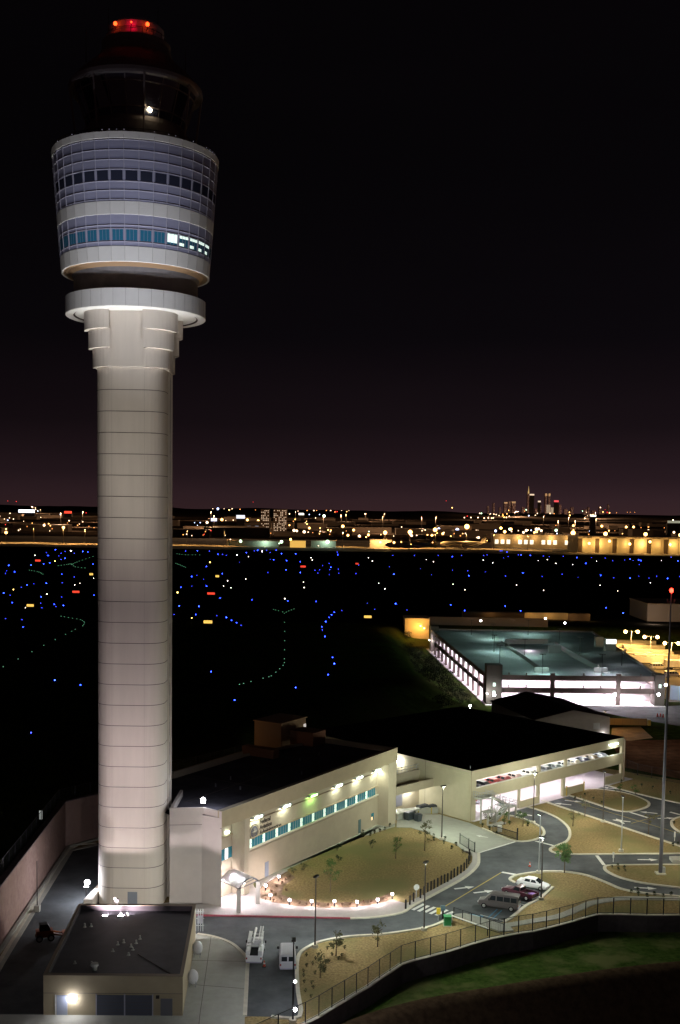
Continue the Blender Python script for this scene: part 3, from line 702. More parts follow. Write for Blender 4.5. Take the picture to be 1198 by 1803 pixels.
mb = MB(); mb.box(LEN-.4, LEN+.01, .6, DEP-4, 12.36, TOP-.02); mb.prism([(31, DEP), (LEN, DEP-4), (LEN, DEP-4.4), (31, DEP-.4)], 12.35, 12.8); mb.box(0, 31, DEP-.4, DEP+.01, 12.36, 13.0); mb.box(12.9, 30.7, 19.4, 19.8, 12.4, 13.4); mb.build('parapet', stucco, main)
mb = MB(); mb.box(-.45, LEN+.05, -.17, .66, TOP+.002, TOP+.06); mb.build('parapet_cap', mat('cap_light', (.42, .37, .28), .6), main)
mb = MB()     # seam of the roof membrane and a low curb
mb.box(3, 40, 9.2, 9.3, 12.385, 12.42); mb.box(16, 16.1, 1, 19, 12.385, 12.4); mb.build('roof_seam', joint_shade_m, rf)
mb = MB(); mb.box(32.5, 34.2, 14.5, 21, 12.4, 13.9); mb.build('screen_wall', mat('screen_tan', (.30, .14, .07), .9), rf)
mb = MB(); mb.box(43, 51, 20.2, 26, 10, 16.0); p1 = mb.build('penthouse', mat('penthouse_tan', (.30, .21, .13), .9), main)
mb = MB(); mb.box(42.8, 51.2, 20, 26.2, 16.002, 16.15); mb.build('roof_edge', mat('cap_tan', (.4, .27, .16), .8), p1)
mb = MB(); mb.box(50.2, 50.9, 20.1, 20.19, 12.9, 14.9); mb.build('lit_door', em('door_glow', (.9, .85, .8), .5), p1)
mb = MB(); mb.box(44.5, 48.6, 14.4, 19.3, 12.38, 14.8); mb.build('penthouse', mat('penthouse_dark', (.26, .13, .08), .9), main)
light('POINT', (37, 30, 14.5), 170, (1, .55, .25), main, r=.2)
random.seed(3)
for k in range(7):
    u = random.uniform(4, 40); v = random.uniform(4, 17); mb = MB(); mb.tube((u, v, 12.38), (u, v, 12.9), .12, .12, 8); mb.build('vent_pipe', mat('vent_dark', (.15, .15, .17), .6), main)
# ribbon windows: teal glass with narrow lit panes between
def pane_box(u0, u1, z0, z1, v, name, m, parent, t=.05): 
    return MB().box(u0, u1, v-t, v, z0, z1).build(name, m, parent)
pane_box(6.2, 46.2, 5.25, 5.45, REC, 'ledge', mat('ledge_light', (.62, .60, .50), .7), main, .28)
pane_box(6.2, 46.2, 6.75, 6.9, REC, 'lintel', stucco2, main, .12)
pane_box(6.2, 46.2, 9.25, 9.37, REC, 'reveal_line', mat('reveal_brown', (.20, .15, .10), .8), main, .16)
mb = MB(); mb.box(6.2, 46.2, REC-.12, REC-.001, .0, 4.9); mb.build('lower_wall', stucco, main)
u = 6.35; k = 0; PITCHW = (46.1-6.35)/12
while k < 12:
    w0 = pane_box(u, u+PITCHW*.77, 5.47, 6.74, REC, 'window', glass_teal, main, .05)
    for j in (1, 2, 3): pane_box(u+PITCHW*.1925*j-.018, u+PITCHW*.1925*j+.018, 5.47, 6.74, REC, 'mullion', mullion_m, w0, .08)
    if k < 11:
        w1 = pane_box(u+PITCHW*.80, u+PITCHW*.97, 5.47, 6.74, REC, 'lit_window', E_win, main, .05)
        pane_box(u+PITCHW*.80, u+PITCHW*.97, 6.0, 6.06, REC, 'mullion', mullion_m, w1, .08)
    u += PITCHW; k += 1
LG = (.95, 1, .88)
for i, ul in enumerate((10.3, 17.5, 25.0, 32.4, 38.9, 45.0)):
    gcol = (.45, 1, .25) if i == 2 else (.93, 1, .80)
    h = pane_box(ul-1.4, ul+1.4, 9.75, 10.0, REC-.25, 'wall_light', mat('fixture_grey', (.3, .33, .33), .6), main, .5)
    pane_box(ul-.95, ul+.85, 9.70, 9.97, REC-.76, 'tube', E_green if i != 2 else em('lamp_green_tint', (.55, 1, .35), 5), h, .05)
    light('AREA', (ul, REC-.55, 9.68), 150 if i != 2 else 150, gcol, h, size=(2.0, .3))
    light('POINT', (ul, REC-.7, 10.25), 40, gcol, h, r=.1)
w0 = pane_box(2.5, 4.9, 5.3, 6.85, REC, 'window', glass_teal, main); pane_box(3.3, 3.95, 5.32, 6.83, REC, 'lit_pane', em('window_bright', (1, 1, .95), 1.3), w0, .07)
pane_box(3.3, 4.0, 9.0, 9.25, REC, 'wall_light', E_green, main, .3); pane_box(0, 4.94, 8.5, 8.7, REC, 'lintel', stucco2, main, .2)
pane_box(12.8, 13.7, .1, 2.35, REC-.12, 'door', steel_blue, main, .06); pane_box(39.7, 40.5, .1, 2.4, REC-.12, 'door', mat('door_teal', (.10, .17, .18), .5), main, .06)
w0 = pane_box(44.0, 44.8, 1.3, 2.5, REC-.12, 'window', glass_teal, main, .06); pane_box(44.0, 44.35, 1.35, 1.9, REC-.12, 'pane', E_win2, w0, .08)
# seal and lettering
def disc(u, v, z, r, name, m, parent, n=28, t=.05):
    mb = MB(); vs = [(u+r*cos(2*PI*i/n), v-t, z+r*1.0*sin(2*PI*i/n)) for i in range(n)]+[(u+r*cos(2*PI*i/n), v, z+r*sin(2*PI*i/n)) for i in range(n)]
    mb.add(vs, [tuple(range(n))]+[((i+1)%n, i, n+i, n+(i+1)%n) for i in range(n)]); return mb.build(name, m, parent)
se = disc(10.15, REC, 7.6, 1.12, 'round_seal', mat('seal_dark', (.07, .06, .06), .6), main)
disc(10.15, REC-.05, 7.6, .98, 'seal_ring', mat('seal_gold', (.32, .27, .16), .6), se, t=.02); disc(10.15, REC-.07, 7.6, .86, 'seal_field', mat('seal_navy', (.06, .06, .09), .6), se, t=.02)
mb = MB()
for i in range(12):
    a = 2*PI*i/12; mb.bar((10.15+.1*cos(a), REC-.11, 7.6+.1*sin(a)), (10.15+.62*cos(a), REC-.11, 7.6+.62*sin(a)), .06, .03)
mb.bar((9.6, REC-.12, 7.6), (10.7, REC-.12, 7.6), .05, .16); mb.build('seal_emblem', mat('seal_pale', (.30, .28, .24), .6), se)
def lettering(txt, size, name, m, parent, loc, rot=(PI/2, 0, 0), ext=.03):
    cu = bpy.data.curves.new('lettering', 'FONT'); cu.body = txt; cu.size = size; cu.extrude = ext; cu.offset = .012*size
    t = bpy.data.objects.new('tmp', cu); C.objects.link(t)
    me = bpy.data.meshes.new_from_object(t); bpy.data.objects.remove(t)
    me.materials.clear(); me.materials.append(m)
    o = bpy.data.objects.new(name, me); C.objects.link(o); o.parent = parent; o.location = loc; o.rotation_euler = rot; return o
for i, tx in enumerate(('Federal', 'Aviation', 'Administration')):
    lettering(tx, .92, 'lettering', mat('letter_brown', (.05, .04, .035), .6), main, (11.55, REC-.03, 8.35-i*.8))
# stub block beside the tower
st_px = [(-16.0, 146.5), (-18.1, 147.95), (-23.0, 147.5), (-23.0, 158), (-15.3, 158)]
stub = thing('entrance_block', 'pale blank-walled block between the control tower and the office building', 'building', (-16.0, 146.5, 0))
P = [(x+16.0, y-146.5) for x, y in ((-16.0, 146.55), (-18.15, 148.0), (-22.95, 147.5), (-22.95, 156), (-21.5, 159.6), (-13.4+.2, 151.2))]
# keep it clear of the office volume: end on the office's left wall
L0 = mw_(-.42, -.1); L1 = mw_(-.42, 14)
P = [(L0.x+16.0, L0.y-146.5), (-18.15+16, 1.5), (-22.7+16, 1.0), (-22.7+16, 11), (L1.x+16, L1.y-146.5)]
mb = MB(); mb.prism(P, 0, 12.36, m=0); mb.build('walls', block_pale, stub)
mb = MB(); mb.sheet(P, 12.375); mb.build('roof', roof_m, stub)
mb = MB(); cP = [Vector(q_) for q_ in P]
ins_ = [cP[0]+Vector((-.3, .45)), cP[1]+Vector((.05, .4)), cP[2]+Vector((.4, .4)), cP[3]+Vector((.4, 0))]
for i in range(3): mb.prism([cP[i], cP[i+1], ins_[i+1], ins_[i]], 12.361, 13.3)
mb.build('parapet', block_pale, stub)
mb = MB()
for i in range(2):
    a = Vector(P[i]); b = Vector(P[i+1]); d = (b-a).normalized(); n_ = Vector((-d.y, d.x)); n_ = n_ if n_.y < 0 else -n_
    mb.prism([a, b, b+n_*.012, a+n_*.012], 10.95, 11.02)
mb.build('panel_joints', joint_shade_m, stub)

# entrance canopy with curved glass roof
e0 = at(389, 1551, 3.3); e1 = at(421, 1566, 3.3); f1 = at(455, 1551, 3.3); f0 = e0+(f1-e1)
cn = thing('entrance_canopy', 'curved glass canopy on a steel frame over the brightly lit entrance', 'canopy', (e1.x, e1.y, 0))
E0, E1, F0, F1 = [v-Vector((e1.x, e1.y, 0)) for v in (e0, e1, f0, f1)]
NR_ = 6; NS = 8
def cp_(s, t):   # s along, t across
    a = E0.lerp(E1, s); b = F0.lerp(F1, s); p = a.lerp(b, t); return Vector((p.x, p.y, 3.35+.85*math.sin(PI*t)**.8))
mb = MB()
for i in range(NR_):
    s_ = i/(NR_-1)
    for j in range(NS): mb.bar(cp_(s_, j/NS), cp_(s_, (j+1)/NS), .13, .13)
    mb.bar(cp_(s_, 0), cp_(s_, 1), .08, .08)
    if i < NR_-1:
        for j in (0, 2, 4, 6, 8): mb.bar(cp_(s_, j/NS), cp_((i+1)/(NR_-1), j/NS), .08, .08)
mb.build('frame', mat('canopy_steel', (.10, .11, .13), .6), cn)
mb = MB(); rr = [[cp_(i/(NR_-1), j/NS)+Vector((0, 0, .09)) for j in range(NS+1)] for i in range(NR_)]
grid(mb, [[tuple(v) for v in r] for r in rr])
mb.build('glazing', mat('canopy_glazing', (.8, .82, .9), .4, trans=.8), cn)
for s_, t_ in ((1, 0.0), (1, 1.0)):
    p = cp_(s_, t_); mb = MB(); mb.box(p.x-.28, p.x+.28, p.y-.28, p.y+.28, 0, 3.3); mb.build('column', block_pale, cn)
for s_, t_ in ((.25, .5), (.75, .5)):
    p = cp_(s_, t_); mb = MB(); mb.tube((p.x, p.y, 3.2), (p.x, p.y, 3.3), .12, .12, 10); q_ = mb.build('downlight', E_white, cn)
    light('POINT', (p.x, p.y, 3.1), 640, (1, .92, .97), q_, r=.03)
# lit lobby front under the canopy
mb = MB(); mb.box(.05, 2.3, REC-.08, REC-.002, 0, 3.0); mb.build('lobby_glazing', em('lobby_glow', (1, .93, 1), 2.2), main)
light('POINT', (1.3, .8, 2.5), 300, (1, .88, .98), main, r=.3)
light('POINT', (7.6, .9, 2.6), 130, (1, .86, .94), main, r=.3)
mb = MB(); mb.sphere((7.2, -.6, 1.2), .55, nu=10, nv=8); mb.tube((7.2, -.6, 0), (7.2, -.6, .9), .06); tag(mb.build('round_bush', leaf_o), None, None)
o = bpy.data.objects['round_bush']; o.parent = main; o.parent = None; o.location = mw_(7.2, -.6); o.data.transform(Matrix.Translation((-7.2, .6, 0))); tag(o, 'small round bush by the office wall next to the entrance canopy', 'bush')

# ------------------------------------------------------------------ parking garage of the office
A2 = rad(42.3); GO = Vector((23.4, 189.9, 0)); GL = 46.6; GD = 44.0
gar = thing('parking_garage', 'wide beige two-level parking garage with black flat roof and cars behind its slot opening', 'parking garage', GO, A2)
def gw(u, v, z=0): return Vector((GO.x+u*cos(A2)-v*sin(A2), GO.y+u*sin(A2)+v*cos(A2), z))
def gbox(u0, u1, v0, v1, z0, z1, name, m, parent=gar): return MB().box(u0, u1, v0, v1, z0, z1).build(name, m, parent)
mb = MB(); mb.box(0, GL, 0, GD, 8.2, 9.0, 0); gbox(-.05, GL+.05, -.05, GD, 9.002, 9.08, 'roof', mat('garage_roof_black', (.03, .028, .03), .95, spec=0, var=.3, scale=.2))
mb.build('roof_slab', stucco3, gar)
gbox(0, GL, -.004, .3, 7.25, 8.99, 'fascia', stucco3)
gbox(0, .3, .301, GD, 0, 8.19, 'side_wall', stucco3); gbox(.301, GL-.3, GD-.3, GD, 0, 8.19, 'back_wall', interior_w); gbox(GL-.3, GL, GD*.0+20, GD, 0, 8.19, 'end_wall', interior_w)
gbox(1.3, GL, 0, .25, 3.65, 5.75, 'spandrel', stucco3); gbox(1.3, GL, -.03, .28, 5.752, 5.87, 'spandrel_cap', mat('cap_white', (.62, .62, .55), .6))
gbox(.301, GL-.3, .3, GD-.31, 4.0, 4.4, 'upper_deck', interior_w)
gbox(.31, GL+3, -.5, GD-.31, .04, .1, 'lower_deck', interior_w)
for u0, u1, z0, z1 in ((0, 1.3, 0, 7.24), (13.4, 13.75, 0, 3.64), (18.9, 19.5, 0, 7.24), (26.6, 27.3, 0, 3.64), (27.2, 27.7, 5.9, 7.24), (GL-.55, GL, 0, 7.24)):
    gbox(u0, u1, .001, .5, z0, z1, 'column', stucco3)
gbox(13.75, 18.9, .002, .22, .0, 1.35, 'low_wall', stucco3); gbox(27.3, 33.2, .002, .22, 0, 1.6, 'low_wall', stucco3); gbox(40.6, GL-.56, .002, .22, 0, 1.7, 'low_wall', stucco3)
gbox(33.2, 33.35, -.2, 0, 0, 2.0, 'yellow_post', paint_y); gbox(27.6, 27.75, -.2, 0, 0, 2.0, 'yellow_post', paint_y)
gbox(-.02, .02, -.02, .02, 0, 8.9, 'corner_trim', cap_m)
gbox(-.012, -.002, 11.0, 11.06, 0, 8.9, 'panel_joint', joint_shade_m)
for v in (12, 24, 36):
    for u in (8, 17, 26, 36): gbox(u-.25, u+.25, v, v+.5, .1, 3.99, 'column', interior_w); gbox(u-.25, u+.25, v, v+.5, 4.4, 8.19, 'column', interior_w)
for v in (5, 14, 25, 36):
    for z, pw in ((3.95, 800), (8.15, 1500)):
        o = gbox(3, GL-4, v-.1, v+.1, z-.08, z-.005, 'light_strip', E_white)
        light('AREA', (GL/2, v, z-.1), pw, (1, .98, 1) if z < 5 else (.95, 1, .93), o, size=(GL-8, .4))
light('POINT', (GL-3.5, -.9, 6.9), 200, (1, 1, .85), gar, r=.1)
gbox(GL-5.2, GL-2.2, -.25, -.006, 8.0, 8.15, 'wall_light', E_green)
gbox(GL+.002, GL+.2, -.35, -.05, 0, 8.6, 'downpipe', cap_m)
mb = MB(); mb.tube((1.0, 1.2, 9.08), (1.0, 1.2, 9.6), .06); mb.build('roof_post', pole_light, gar)
# stair at the left corner
st = thing('outside_stair', 'pale concrete and steel switchback stair at the corner of the parking garage', 'stairs', gw(1.4, -.1), A2)
def sbox(*a, name='landing', m=concrete): return MB().box(*a).build(name, m, st)
sbox(-.9, 2.2, -1.8, -.05, 4.2, 4.4); sbox(-.9, 1.4, -3.4, -1.9, 2.1, 2.3); sbox(-.9, 2.6, -4.6, -3.5, 0, .2)
for a, b, lab in (((1.9, -1.0, 4.3), (6.0, -1.0, 2.3), 0), ((5.0, -2.6, 2.2), (1.2, -2.6, .1), 0)):
    mb = MB(); mb.bar(a, b, 1.3, .18)
    A = Vector(a); B = Vector(b); nst = 12
    for i in range(nst): p = A.lerp(B, (i+.5)/nst); mb.box(p.x-.18, p.x+.18, p.y-.65, p.y+.65, p.z+.05, p.z+.22)
    f = mb.build('flight', concrete, st)
    for sy in (-.65, .65):
        mb = MB(); mb.bar(A+Vector((0, sy, 1.0)), B+Vector((0, sy, 1.0)), .07, .07); mb.bar(A+Vector((0, sy, .55)), B+Vector((0, sy, .55)), .05, .05)
        for i in range(6): p = A.lerp(B, i/5)+Vector((0, sy, 0)); mb.bar(p, p+Vector((0, 0, 1)), .05, .05)
        mb.build('railing', pole_light, f)
sbox(4.9, 7.0, -3.3, -.1, 2.0, 2.2)
for x, y, z in ((-.8, -1.7, 4.2), (2.1, -1.7, 4.2), (-.8, -3.3, 2.1), (1.3, -3.3, 2.1), (6.9, -3.2, 2.0), (5.0, -3.2, 2.0)): sbox(x-.12, x+.12, y-.12, y+.12, 0, z, name='post', m=concrete)
mb = MB()
for x0, y0, x1, y1, z in ((-.9, -1.8, 2.2, -1.8, 4.4), (-.9, -1.8, -.9, 0, 4.4), (-.9, -3.4, 1.4, -3.4, 2.3), (4.9, -3.3, 7, -3.3, 2.2), (7, -3.3, 7, -.1, 2.2)):
    for h in (.5, 1.0): mb.bar((x0, y0, z+h), (x1, y1, z+h), .06, .06)
    for i in range(5): p = Vector((x0, y0, z)).lerp(Vector((x1, y1, z)), i/4); mb.bar(p, p+Vector((0, 0, 1)), .05, .05)
mb.build('guard_rail', pole_light, st)
light('POINT', (3, -.9, 3.4), 120, (.9, 1, .95), st, r=.1)

# loading dock between the two buildings
dk = thing('loading_dock', 'raised concrete loading dock with a grey roller door under a beige beam', 'loading dock', (0, 0, 0))
a = Vector((10.6, 190.0)); b = Vector((15.0, 194.2)); c_ = Vector((18.2, 195.0)); 
dd = (b-a).normalized(); nb = Vector((-dd.y, dd.x))
mb = MB(); mb.prism([a, b, c_, c_+nb*1.5, a+nb*3.6], .0, 1.1); mb.build('platform', concrete, dk)
mb = MB(); mb.prism([a+nb*3.6, b+dd*5.5+nb*3.6, b+dd*5.5+nb*3.9, a+nb*3.9], 0, 7.0); mb.build('back_wall', stucco, dk)
mb = MB(); dA = a+dd*2.2+nb*3.52; dB = a+dd*5.0+nb*3.52; mb.prism([dA, dB, dB+nb*.07, dA+nb*.07], 1.1, 3.7); mb.build('roller_door', mat('roller_grey', (.20, .20, .25), .5), dk)
mb = MB(); mb.prism([a-dd*.4, b+dd*3.4, b+dd*3.4+nb*.35, a-dd*.4+nb*.35], 4.5, 6.0); mb.build('beam', stucco, dk)
mb = MB(); mb.prism([a+nb*.36, b+dd*3.0+nb*.36, b+dd*3+nb*3.59, a+nb*3.59], 4.7, 4.85); mb.build('dock_roof', concrete, dk)
mb = MB()
for h in (.5, 1.0): mb.bar((*(a+nb*3.75), 7+h), (*(b+dd*4+nb*3.75), 7+h), .06, .06)
for i in range(9): p = (a+nb*3.75).lerp(b+dd*4+nb*3.75, i/8); mb.bar((*p, 7), (*p, 8), .05, .05)
mb.build('guard_rail', pole_light, dk)
for s_ in (1.0, 6.2):
    p = a+dd*s_+nb*3.2; mb = MB(); mb.box(p.x-.25, p.x+.25, p.y-.1, p.y+.1, 3.7, 4.0); o = mb.build('wall_light', E_white, dk)
    light('POINT', (p.x-nb.x*.4, p.y-nb.y*.4, 3.6), 380, (1, 1, .92), o, r=.15)
p = at(729, 1353, 8); wl_ = gw(-.4, 15, 7.6); mb = MB(); mb.box(-.2, .2, -.35, .35, -.2, .2); o = mb.build('side_wall_light', E_white, gar); o.location = (-.25, 17.5, 7.6)
light('POINT', (-.9, 17.5, 7.5), 330, (1, 1, .9), gar, r=.15)
for i, (x, y, w_, h_) in enumerate(((744, 1431, 2.2, 1.3), (760, 1430, 2.0, 1.2), (722, 1443, 2.0, 1.3), (736, 1446, 1.0, 1.2))):
    p = at(x, y); lab = ('dark open-top dumpster against the dock platform', 'dark dumpster near the garage wall at the dock end', 'dark dumpster at the lawn edge of the concrete yard', 'small dark wheeled bin beside the dumpster at the lawn edge')[i]
    t = thing('dumpster' if i < 3 else 'wheeled_bin', lab, 'dumpster' if i < 3 else 'bin', (p.x, p.y, .07), rad(42))
    mb = MB(); mb.add([(-w_/2*.85, -.5, 0), (w_/2*.85, -.5, 0), (w_/2*.85, .5, 0), (-w_/2*.85, .5, 0), (-w_/2, -.65, h_), (w_/2, -.65, h_), (w_/2, .65, h_), (-w_/2, .65, h_)], [(3,2,1,0),(4,5,6,7),(0,1,5,4),(1,2,6,5),(2,3,7,6),(3,0,4,7)])
    mb.build('container', mat('bin_dark', (.05, .06, .07), .6), t)
    mb = MB(); mb.bar((-w_/2+.05, 0, h_+.04), (w_/2-.05, 0, h_+.08), .9, .05); mb.build('lid', mat('lid_dark', (.03, .035, .05), .5), t)
for i, (x, y) in enumerate(((737, 1440), (760, 1434))):
    p = at(x, y); o = MB().tube((0, 0, 0), (0, 0, 1.2), .1).build('yellow_bollard', paint_y); o.location = (p.x, p.y, .07)
    tag(o, 'yellow bollard in front of the loading dock, %s' % ('beside the open dumpster', 'nearest the garage wall')[i], 'bollard', 'yellow dock bollards')

# ------------------------------------------------------------------ light poles
def pole(x, y, lab, h=8.9, power=3000, col=(.93, 1.0, .84), ang=0, mt=None, head=True, arm=.0, z=0.0, base=True):
    p = at(x, y, z); t = thing('light_pole', lab, 'light pole', (p.x, p.y, z), rad(ang), 'parking lot light poles')
    MB().tube((0, 0, .0), (0, 0, h), .11, .07, 8).build('pole', mt or pole_m, t)
    if base: MB().tube((0, 0, 0), (0, 0, .35), .42, .40, 14).build('concrete_base', kerb_m, t)
    hd = MB(); hd.prism([(-.35, -.22), (.55, -.22), (.65, 0), (.55, .22), (-.35, .22)], h-.02, h+.16); q = hd.build('head', pole_m, t)
    MB().box(-.2, .45, -.16, .16, h-.06, h-.022).build('lens', E_green, q)
    light('POINT', (.15, 0, h-.25), power*1.25, col, q, r=.12)
    return t
WARM = (1, .93, .72)
pole(555, 1668, 'light pole on the lawn tip near the two parked work vans', power=3000, col=(.95, .98, .90), ang=70)
pole(747, 1637.5, 'light pole at the lawn corner beside the zebra crossing', power=3000, ang=60)
pole(778, 1478, 'light pole at the edge of the concrete yard in front of the loading dock', power=2900, col=(.88, 1, .78), ang=30)
pole(939, 1449, 'slim light pole on the verge before the garage exit ramp', power=2600, col=(.95, 1, .84), ang=-30)
pole(1062, 1447, 'light pole on the dry lawn beside the double driveway', power=2600, col=WARM, ang=90)
t = pole(1094, 1499, 'pale sleeved light pole on the lawn edge near the middle road', power=2600, col=WARM, ang=90, mt=pole_light)
pole(949, 1537, 'pale light pole at the lawn edge just behind the white sedan', power=2600, col=(.97, 1, .88), mt=pole_light, ang=120)
pole(953, 1584, 'dark light pole at the parking kerb between the white sedan and pickup', power=2600, col=(.95, 1, .88), ang=150)
t = pole(516, 1800, 'dark light pole behind the fence at the bottom of the picture', power=1500, col=(.95, .98, 1), ang=90, mt=black_m)
mb = MB(); mb.sphere((-.15, -.2, 4.5), .14); mb.sphere((-.25, -.25, 1.5), .2); mb.build('lamp', E_white, t)  # glowing spots stand for bright reflections on the pole
pole(1290, 1480, 'light pole beyond the right edge of the picture', power=3000, col=WARM)
pole(1230, 1560, 'light pole on the right island beyond the picture edge', power=2200, col=WARM)
t = pole(-330, 1960, 'added light pole, unseen below the picture in front of the plant building', power=1300, col=(.85, .9, 1), ang=90)  # this pole and the next are added out of view as fill
pole(350, 2150, 'added light pole, unseen below the picture on the concrete apron', power=2600, col=(.95, .97, 1), ang=90)
# mast with a red beacon
p = at(1163, 1540); ms_ = thing('beacon_mast', 'very tall tapered grey mast with a glowing red beacon on top', 'mast', (p.x, p.y, 0))
MB().tube((0, 0, .3), (0, 0, 42.5), .30, .09, 14).build('shaft', mat('mast_grey', (.12, .12, .14), .5, metal=.3), ms_)
MB().box(-.7, .7, -.6, .6, 0, .35).build('base', kerb_m, ms_); MB().box(.25, .65, -.3, .3, .35, 1.2).build('control_box', pole_light, ms_)
mb = MB(); mb.bar((-.6, 0, 41.2), (.6, 0, 41.2), .08, .08); mb.bar((0, -.6, 41.2), (0, .6, 41.2), .08, .08); mb.tube((-.55, 0, 41.2), (-.55, 0, 41.7), .1); mb.tube((.55, 0, 41.2), (.55, 0, 41.7), .1); mb.build('crossarm', pole_m, ms_)
mb = MB(); mb.sphere((0, 0, 42.9), .30, nu=12, nv=8, sz=1.2); q = mb.build('beacon', em('beacon_red2', (1, .03, .015), 12), ms_); light('POINT', (0, -.5, 43), 120, (1, .03, .02), q, r=.1)
p = at(1193, 1518); MB()
o = MB().box(-1, 1, -1, 1, 0, .5).build('access_cover', concrete); o.location = (p.x, p.y, .14); tag(o, 'square concrete box set in the grass beside the tall mast', 'utility box')
# thin pole on a block at the far left
p = at(66, 1605); t = thing('thin_pole', 'thin dark pole standing on a concrete block by the long block wall', 'pole', (p.x, p.y, 0))
MB().tube((0, 0, .8), (0, 0, 6.9), .07, .04, 6).build('pole', black_m, t); MB().box(-.35, .35, -.35, .35, 0, .85).build('block', concrete, t)

# ------------------------------------------------------------------ retaining wall at the left with fence
wl_pts = [Vector(v) for v in ((-41.6, 92), (-41.0, 131), (-42.85, 171.6), (-39.0, 176.4), (-27, 191.5), (-10, 213))]
wt = thing('retaining_wall', 'long tall pinkish block retaining wall behind the tower with a kinked corner', 'wall', (0, 0, 0))
mb = MB(); sweep(mb, wl_pts, .8, 0, 7.4, off=.4); mb.build('blocks', brick_m, wt)
mb = MB(); sweep(mb, wl_pts, .5, .02, .35, off=-.45); mb.build('footing', concrete, wt)
mb = MB(); sweep(mb, wl_pts, .9, 7.402, 7.55, off=.4); mb.build('coping', wall_dark, wt)
mb = MB(); g0 = px([(170, 1487), (122, 1498), (62, 1594), (0, 1695), (-70, 1817)]); sweep(mb, g0, .9, .0, .1, off=.2); struct('gutter', mb, concrete)
def fence(name, lab, pts, h, z, spacing=3.0, mtl=black_m, mesh=.5, wires=2, group=None, rail=True, zf=None):
    P = [Vector(p) for p in pts]; o0 = P[0]
    t = thing(name, lab, 'fence', (o0.x, o0.y, z), 0, group)
    mb = MB(); mb2 = MB(); posts = []
    for i in range(len(P)-1):
        a, b = P[i]-o0, P[i+1]-o0; L_ = (b-a).length; k = max(1, round(L_/spacing))
        for j in range(k): posts.append(a.lerp(b, j/k))
        mb.bar((a.x, a.y, h-.03), (b.x, b.y, h-.03), .05, .06); mb2.bar((a.x, a.y, .12), (b.x, b.y, .12), .05, .06)
    posts.append(P[-1]-o0)
    for p in posts[:98]:
        MB().bar((p.x, p.y, 0), (p.x, p.y, h), .10, .10).build('post', mtl, t)
    mb.build('top_rail', mtl, t); mb2.build('bottom_rail', mtl, t)
    return t, P, o0
def mesh_mat(name, col, fill, sc):
    m = mat(name, col, .6); m2 = m.node_tree; N = m2.nodes; L = m2.links; b = N['Principled BSDF']
    tc = N.new('ShaderNodeUVMap'); 
    return m
def chain(t, P, o0, h, wmat, step=.3, r=.012, z0=.1):
    """woven wire as real thin strands, one mesh"""
    mb = MB()
    for i in range(len(P)-1):
        a, b = P[i]-o0, P[i+1]-o0; L_ = (b-a).length; k = max(1, int(L_/step))
        for j in range(k):
            p = a.lerp(b, (j+.5)/k); mb.bar((p.x, p.y, z0), (p.x, p.y, h-.05), r*2, r*2)
    mb.build('wire_mesh', wmat, t)
# site fence on the low retaining wall in the foreground
t, P, o0 = fence('site_fence', 'black post fence along the top of the curved retaining wall in the foreground', [(p.x, p.y) for p in fence_w], 2.25, .22, spacing=30)
chain(t, P, o0, 2.2, black_m, .16, .012)
rw = thing('low_retaining_wall', 'dark curved retaining wall with pale coping under the foreground fence', 'wall', (0, 0, 0))
mb = MB(); sweep(mb, fence_w, .5, -3.6, .12); mb.build('blocks', wall_dark, rw); mb = MB(); sweep(mb, fence_w, .62, .121, .22); mb.build('coping', kerb_m, rw)
# fence above the tall wall, its small white sign; fence at the back right; fence by the parking
t, P, o0 = fence('chainlink_fence', 'dim chain-link fence on top of the tall retaining wall at the left', [(p.x-1.2*0-1.1, p.y+.4) for p in wl_pts], 2.3, 7.0, spacing=3.2)
chain(t, P, o0, 2.3, black_m, .4, .012)
p = at(72, 1435, 8.6); o = MB().box(-.22, .22, -.02, .02, -.65, .65).build('fence_sign', em('sign_backlit', (.8, .85, .8), .35)); o.location = p; tag(o, 'small upright white sign on the fence above the tall left wall', 'sign')
t, P, o0 = fence('back_fence', 'dark fence behind the dry lawn at the far right', [tuple(v) for v in px([(1104, 1357), (1123, 1365), (1198, 1380), (1300, 1401)])], 2.4, 0, spacing=3.2)
chain(t, P, o0, 2.4, black_m, .25, .012)
t, P, o0 = fence('gate_fence', 'short black fence between the crossing and the parking bay footpath', [tuple(v) for v in px([(799, 1618), (830, 1628), (862, 1640), (887, 1648)])], 1.5, .1, spacing=1.6)
chain(t, P, o0, 1.5, black_m, .2, .012)
t, P, o0 = fence('slope_fence', 'dim chain-link fence on the grass slope behind the office building', [tuple(v) for v in px([(300, 1353), (345, 1345), (395, 1333), (450, 1318)], 6)], 2.2, 5.2, spacing=3.2, mtl=pole_m)
chain(t, P, o0, 2.2, pole_m, .4, .01)
# sliding gate panel and barrier arm by the crossing
a = at(793, 1624); b = at(860, 1648); t = thing('barrier_gate', 'white barrier arm with black gate fence beside the green box', 'barrier', (a.x, a.y, 0))
d = b-a; MB().bar((0, 0, 1.0), (d.x, d.y, 1.0), .16, .12).build('arm', paint_w, t); MB().box(-.25, .25, -.25, .25, 0, 1.15).build('cabinet', pole_light, t); MB().bar((d.x*.98, d.y*.98, 0), (d.x*.98, d.y*.98, 1.1), .1, .1).build('rest', black_m, t)
p = at(788, 1629); t = thing('green_cabinet', 'bright green utility cabinet at the end of the barrier arm', 'cabinet', (p.x, p.y, 0)); gm = mat('green_cab', (.03, .26, .09), .5)
MB().box(-.45, .45, -.4, .4, .08, 1.2).build('body', gm, t); MB().box(-.5, .5, -.45, .45, 1.202, 1.3).build('lid', gm, t); MB().box(-.55, .55, -.5, .5, 0, .08).build('plinth', concrete, t)
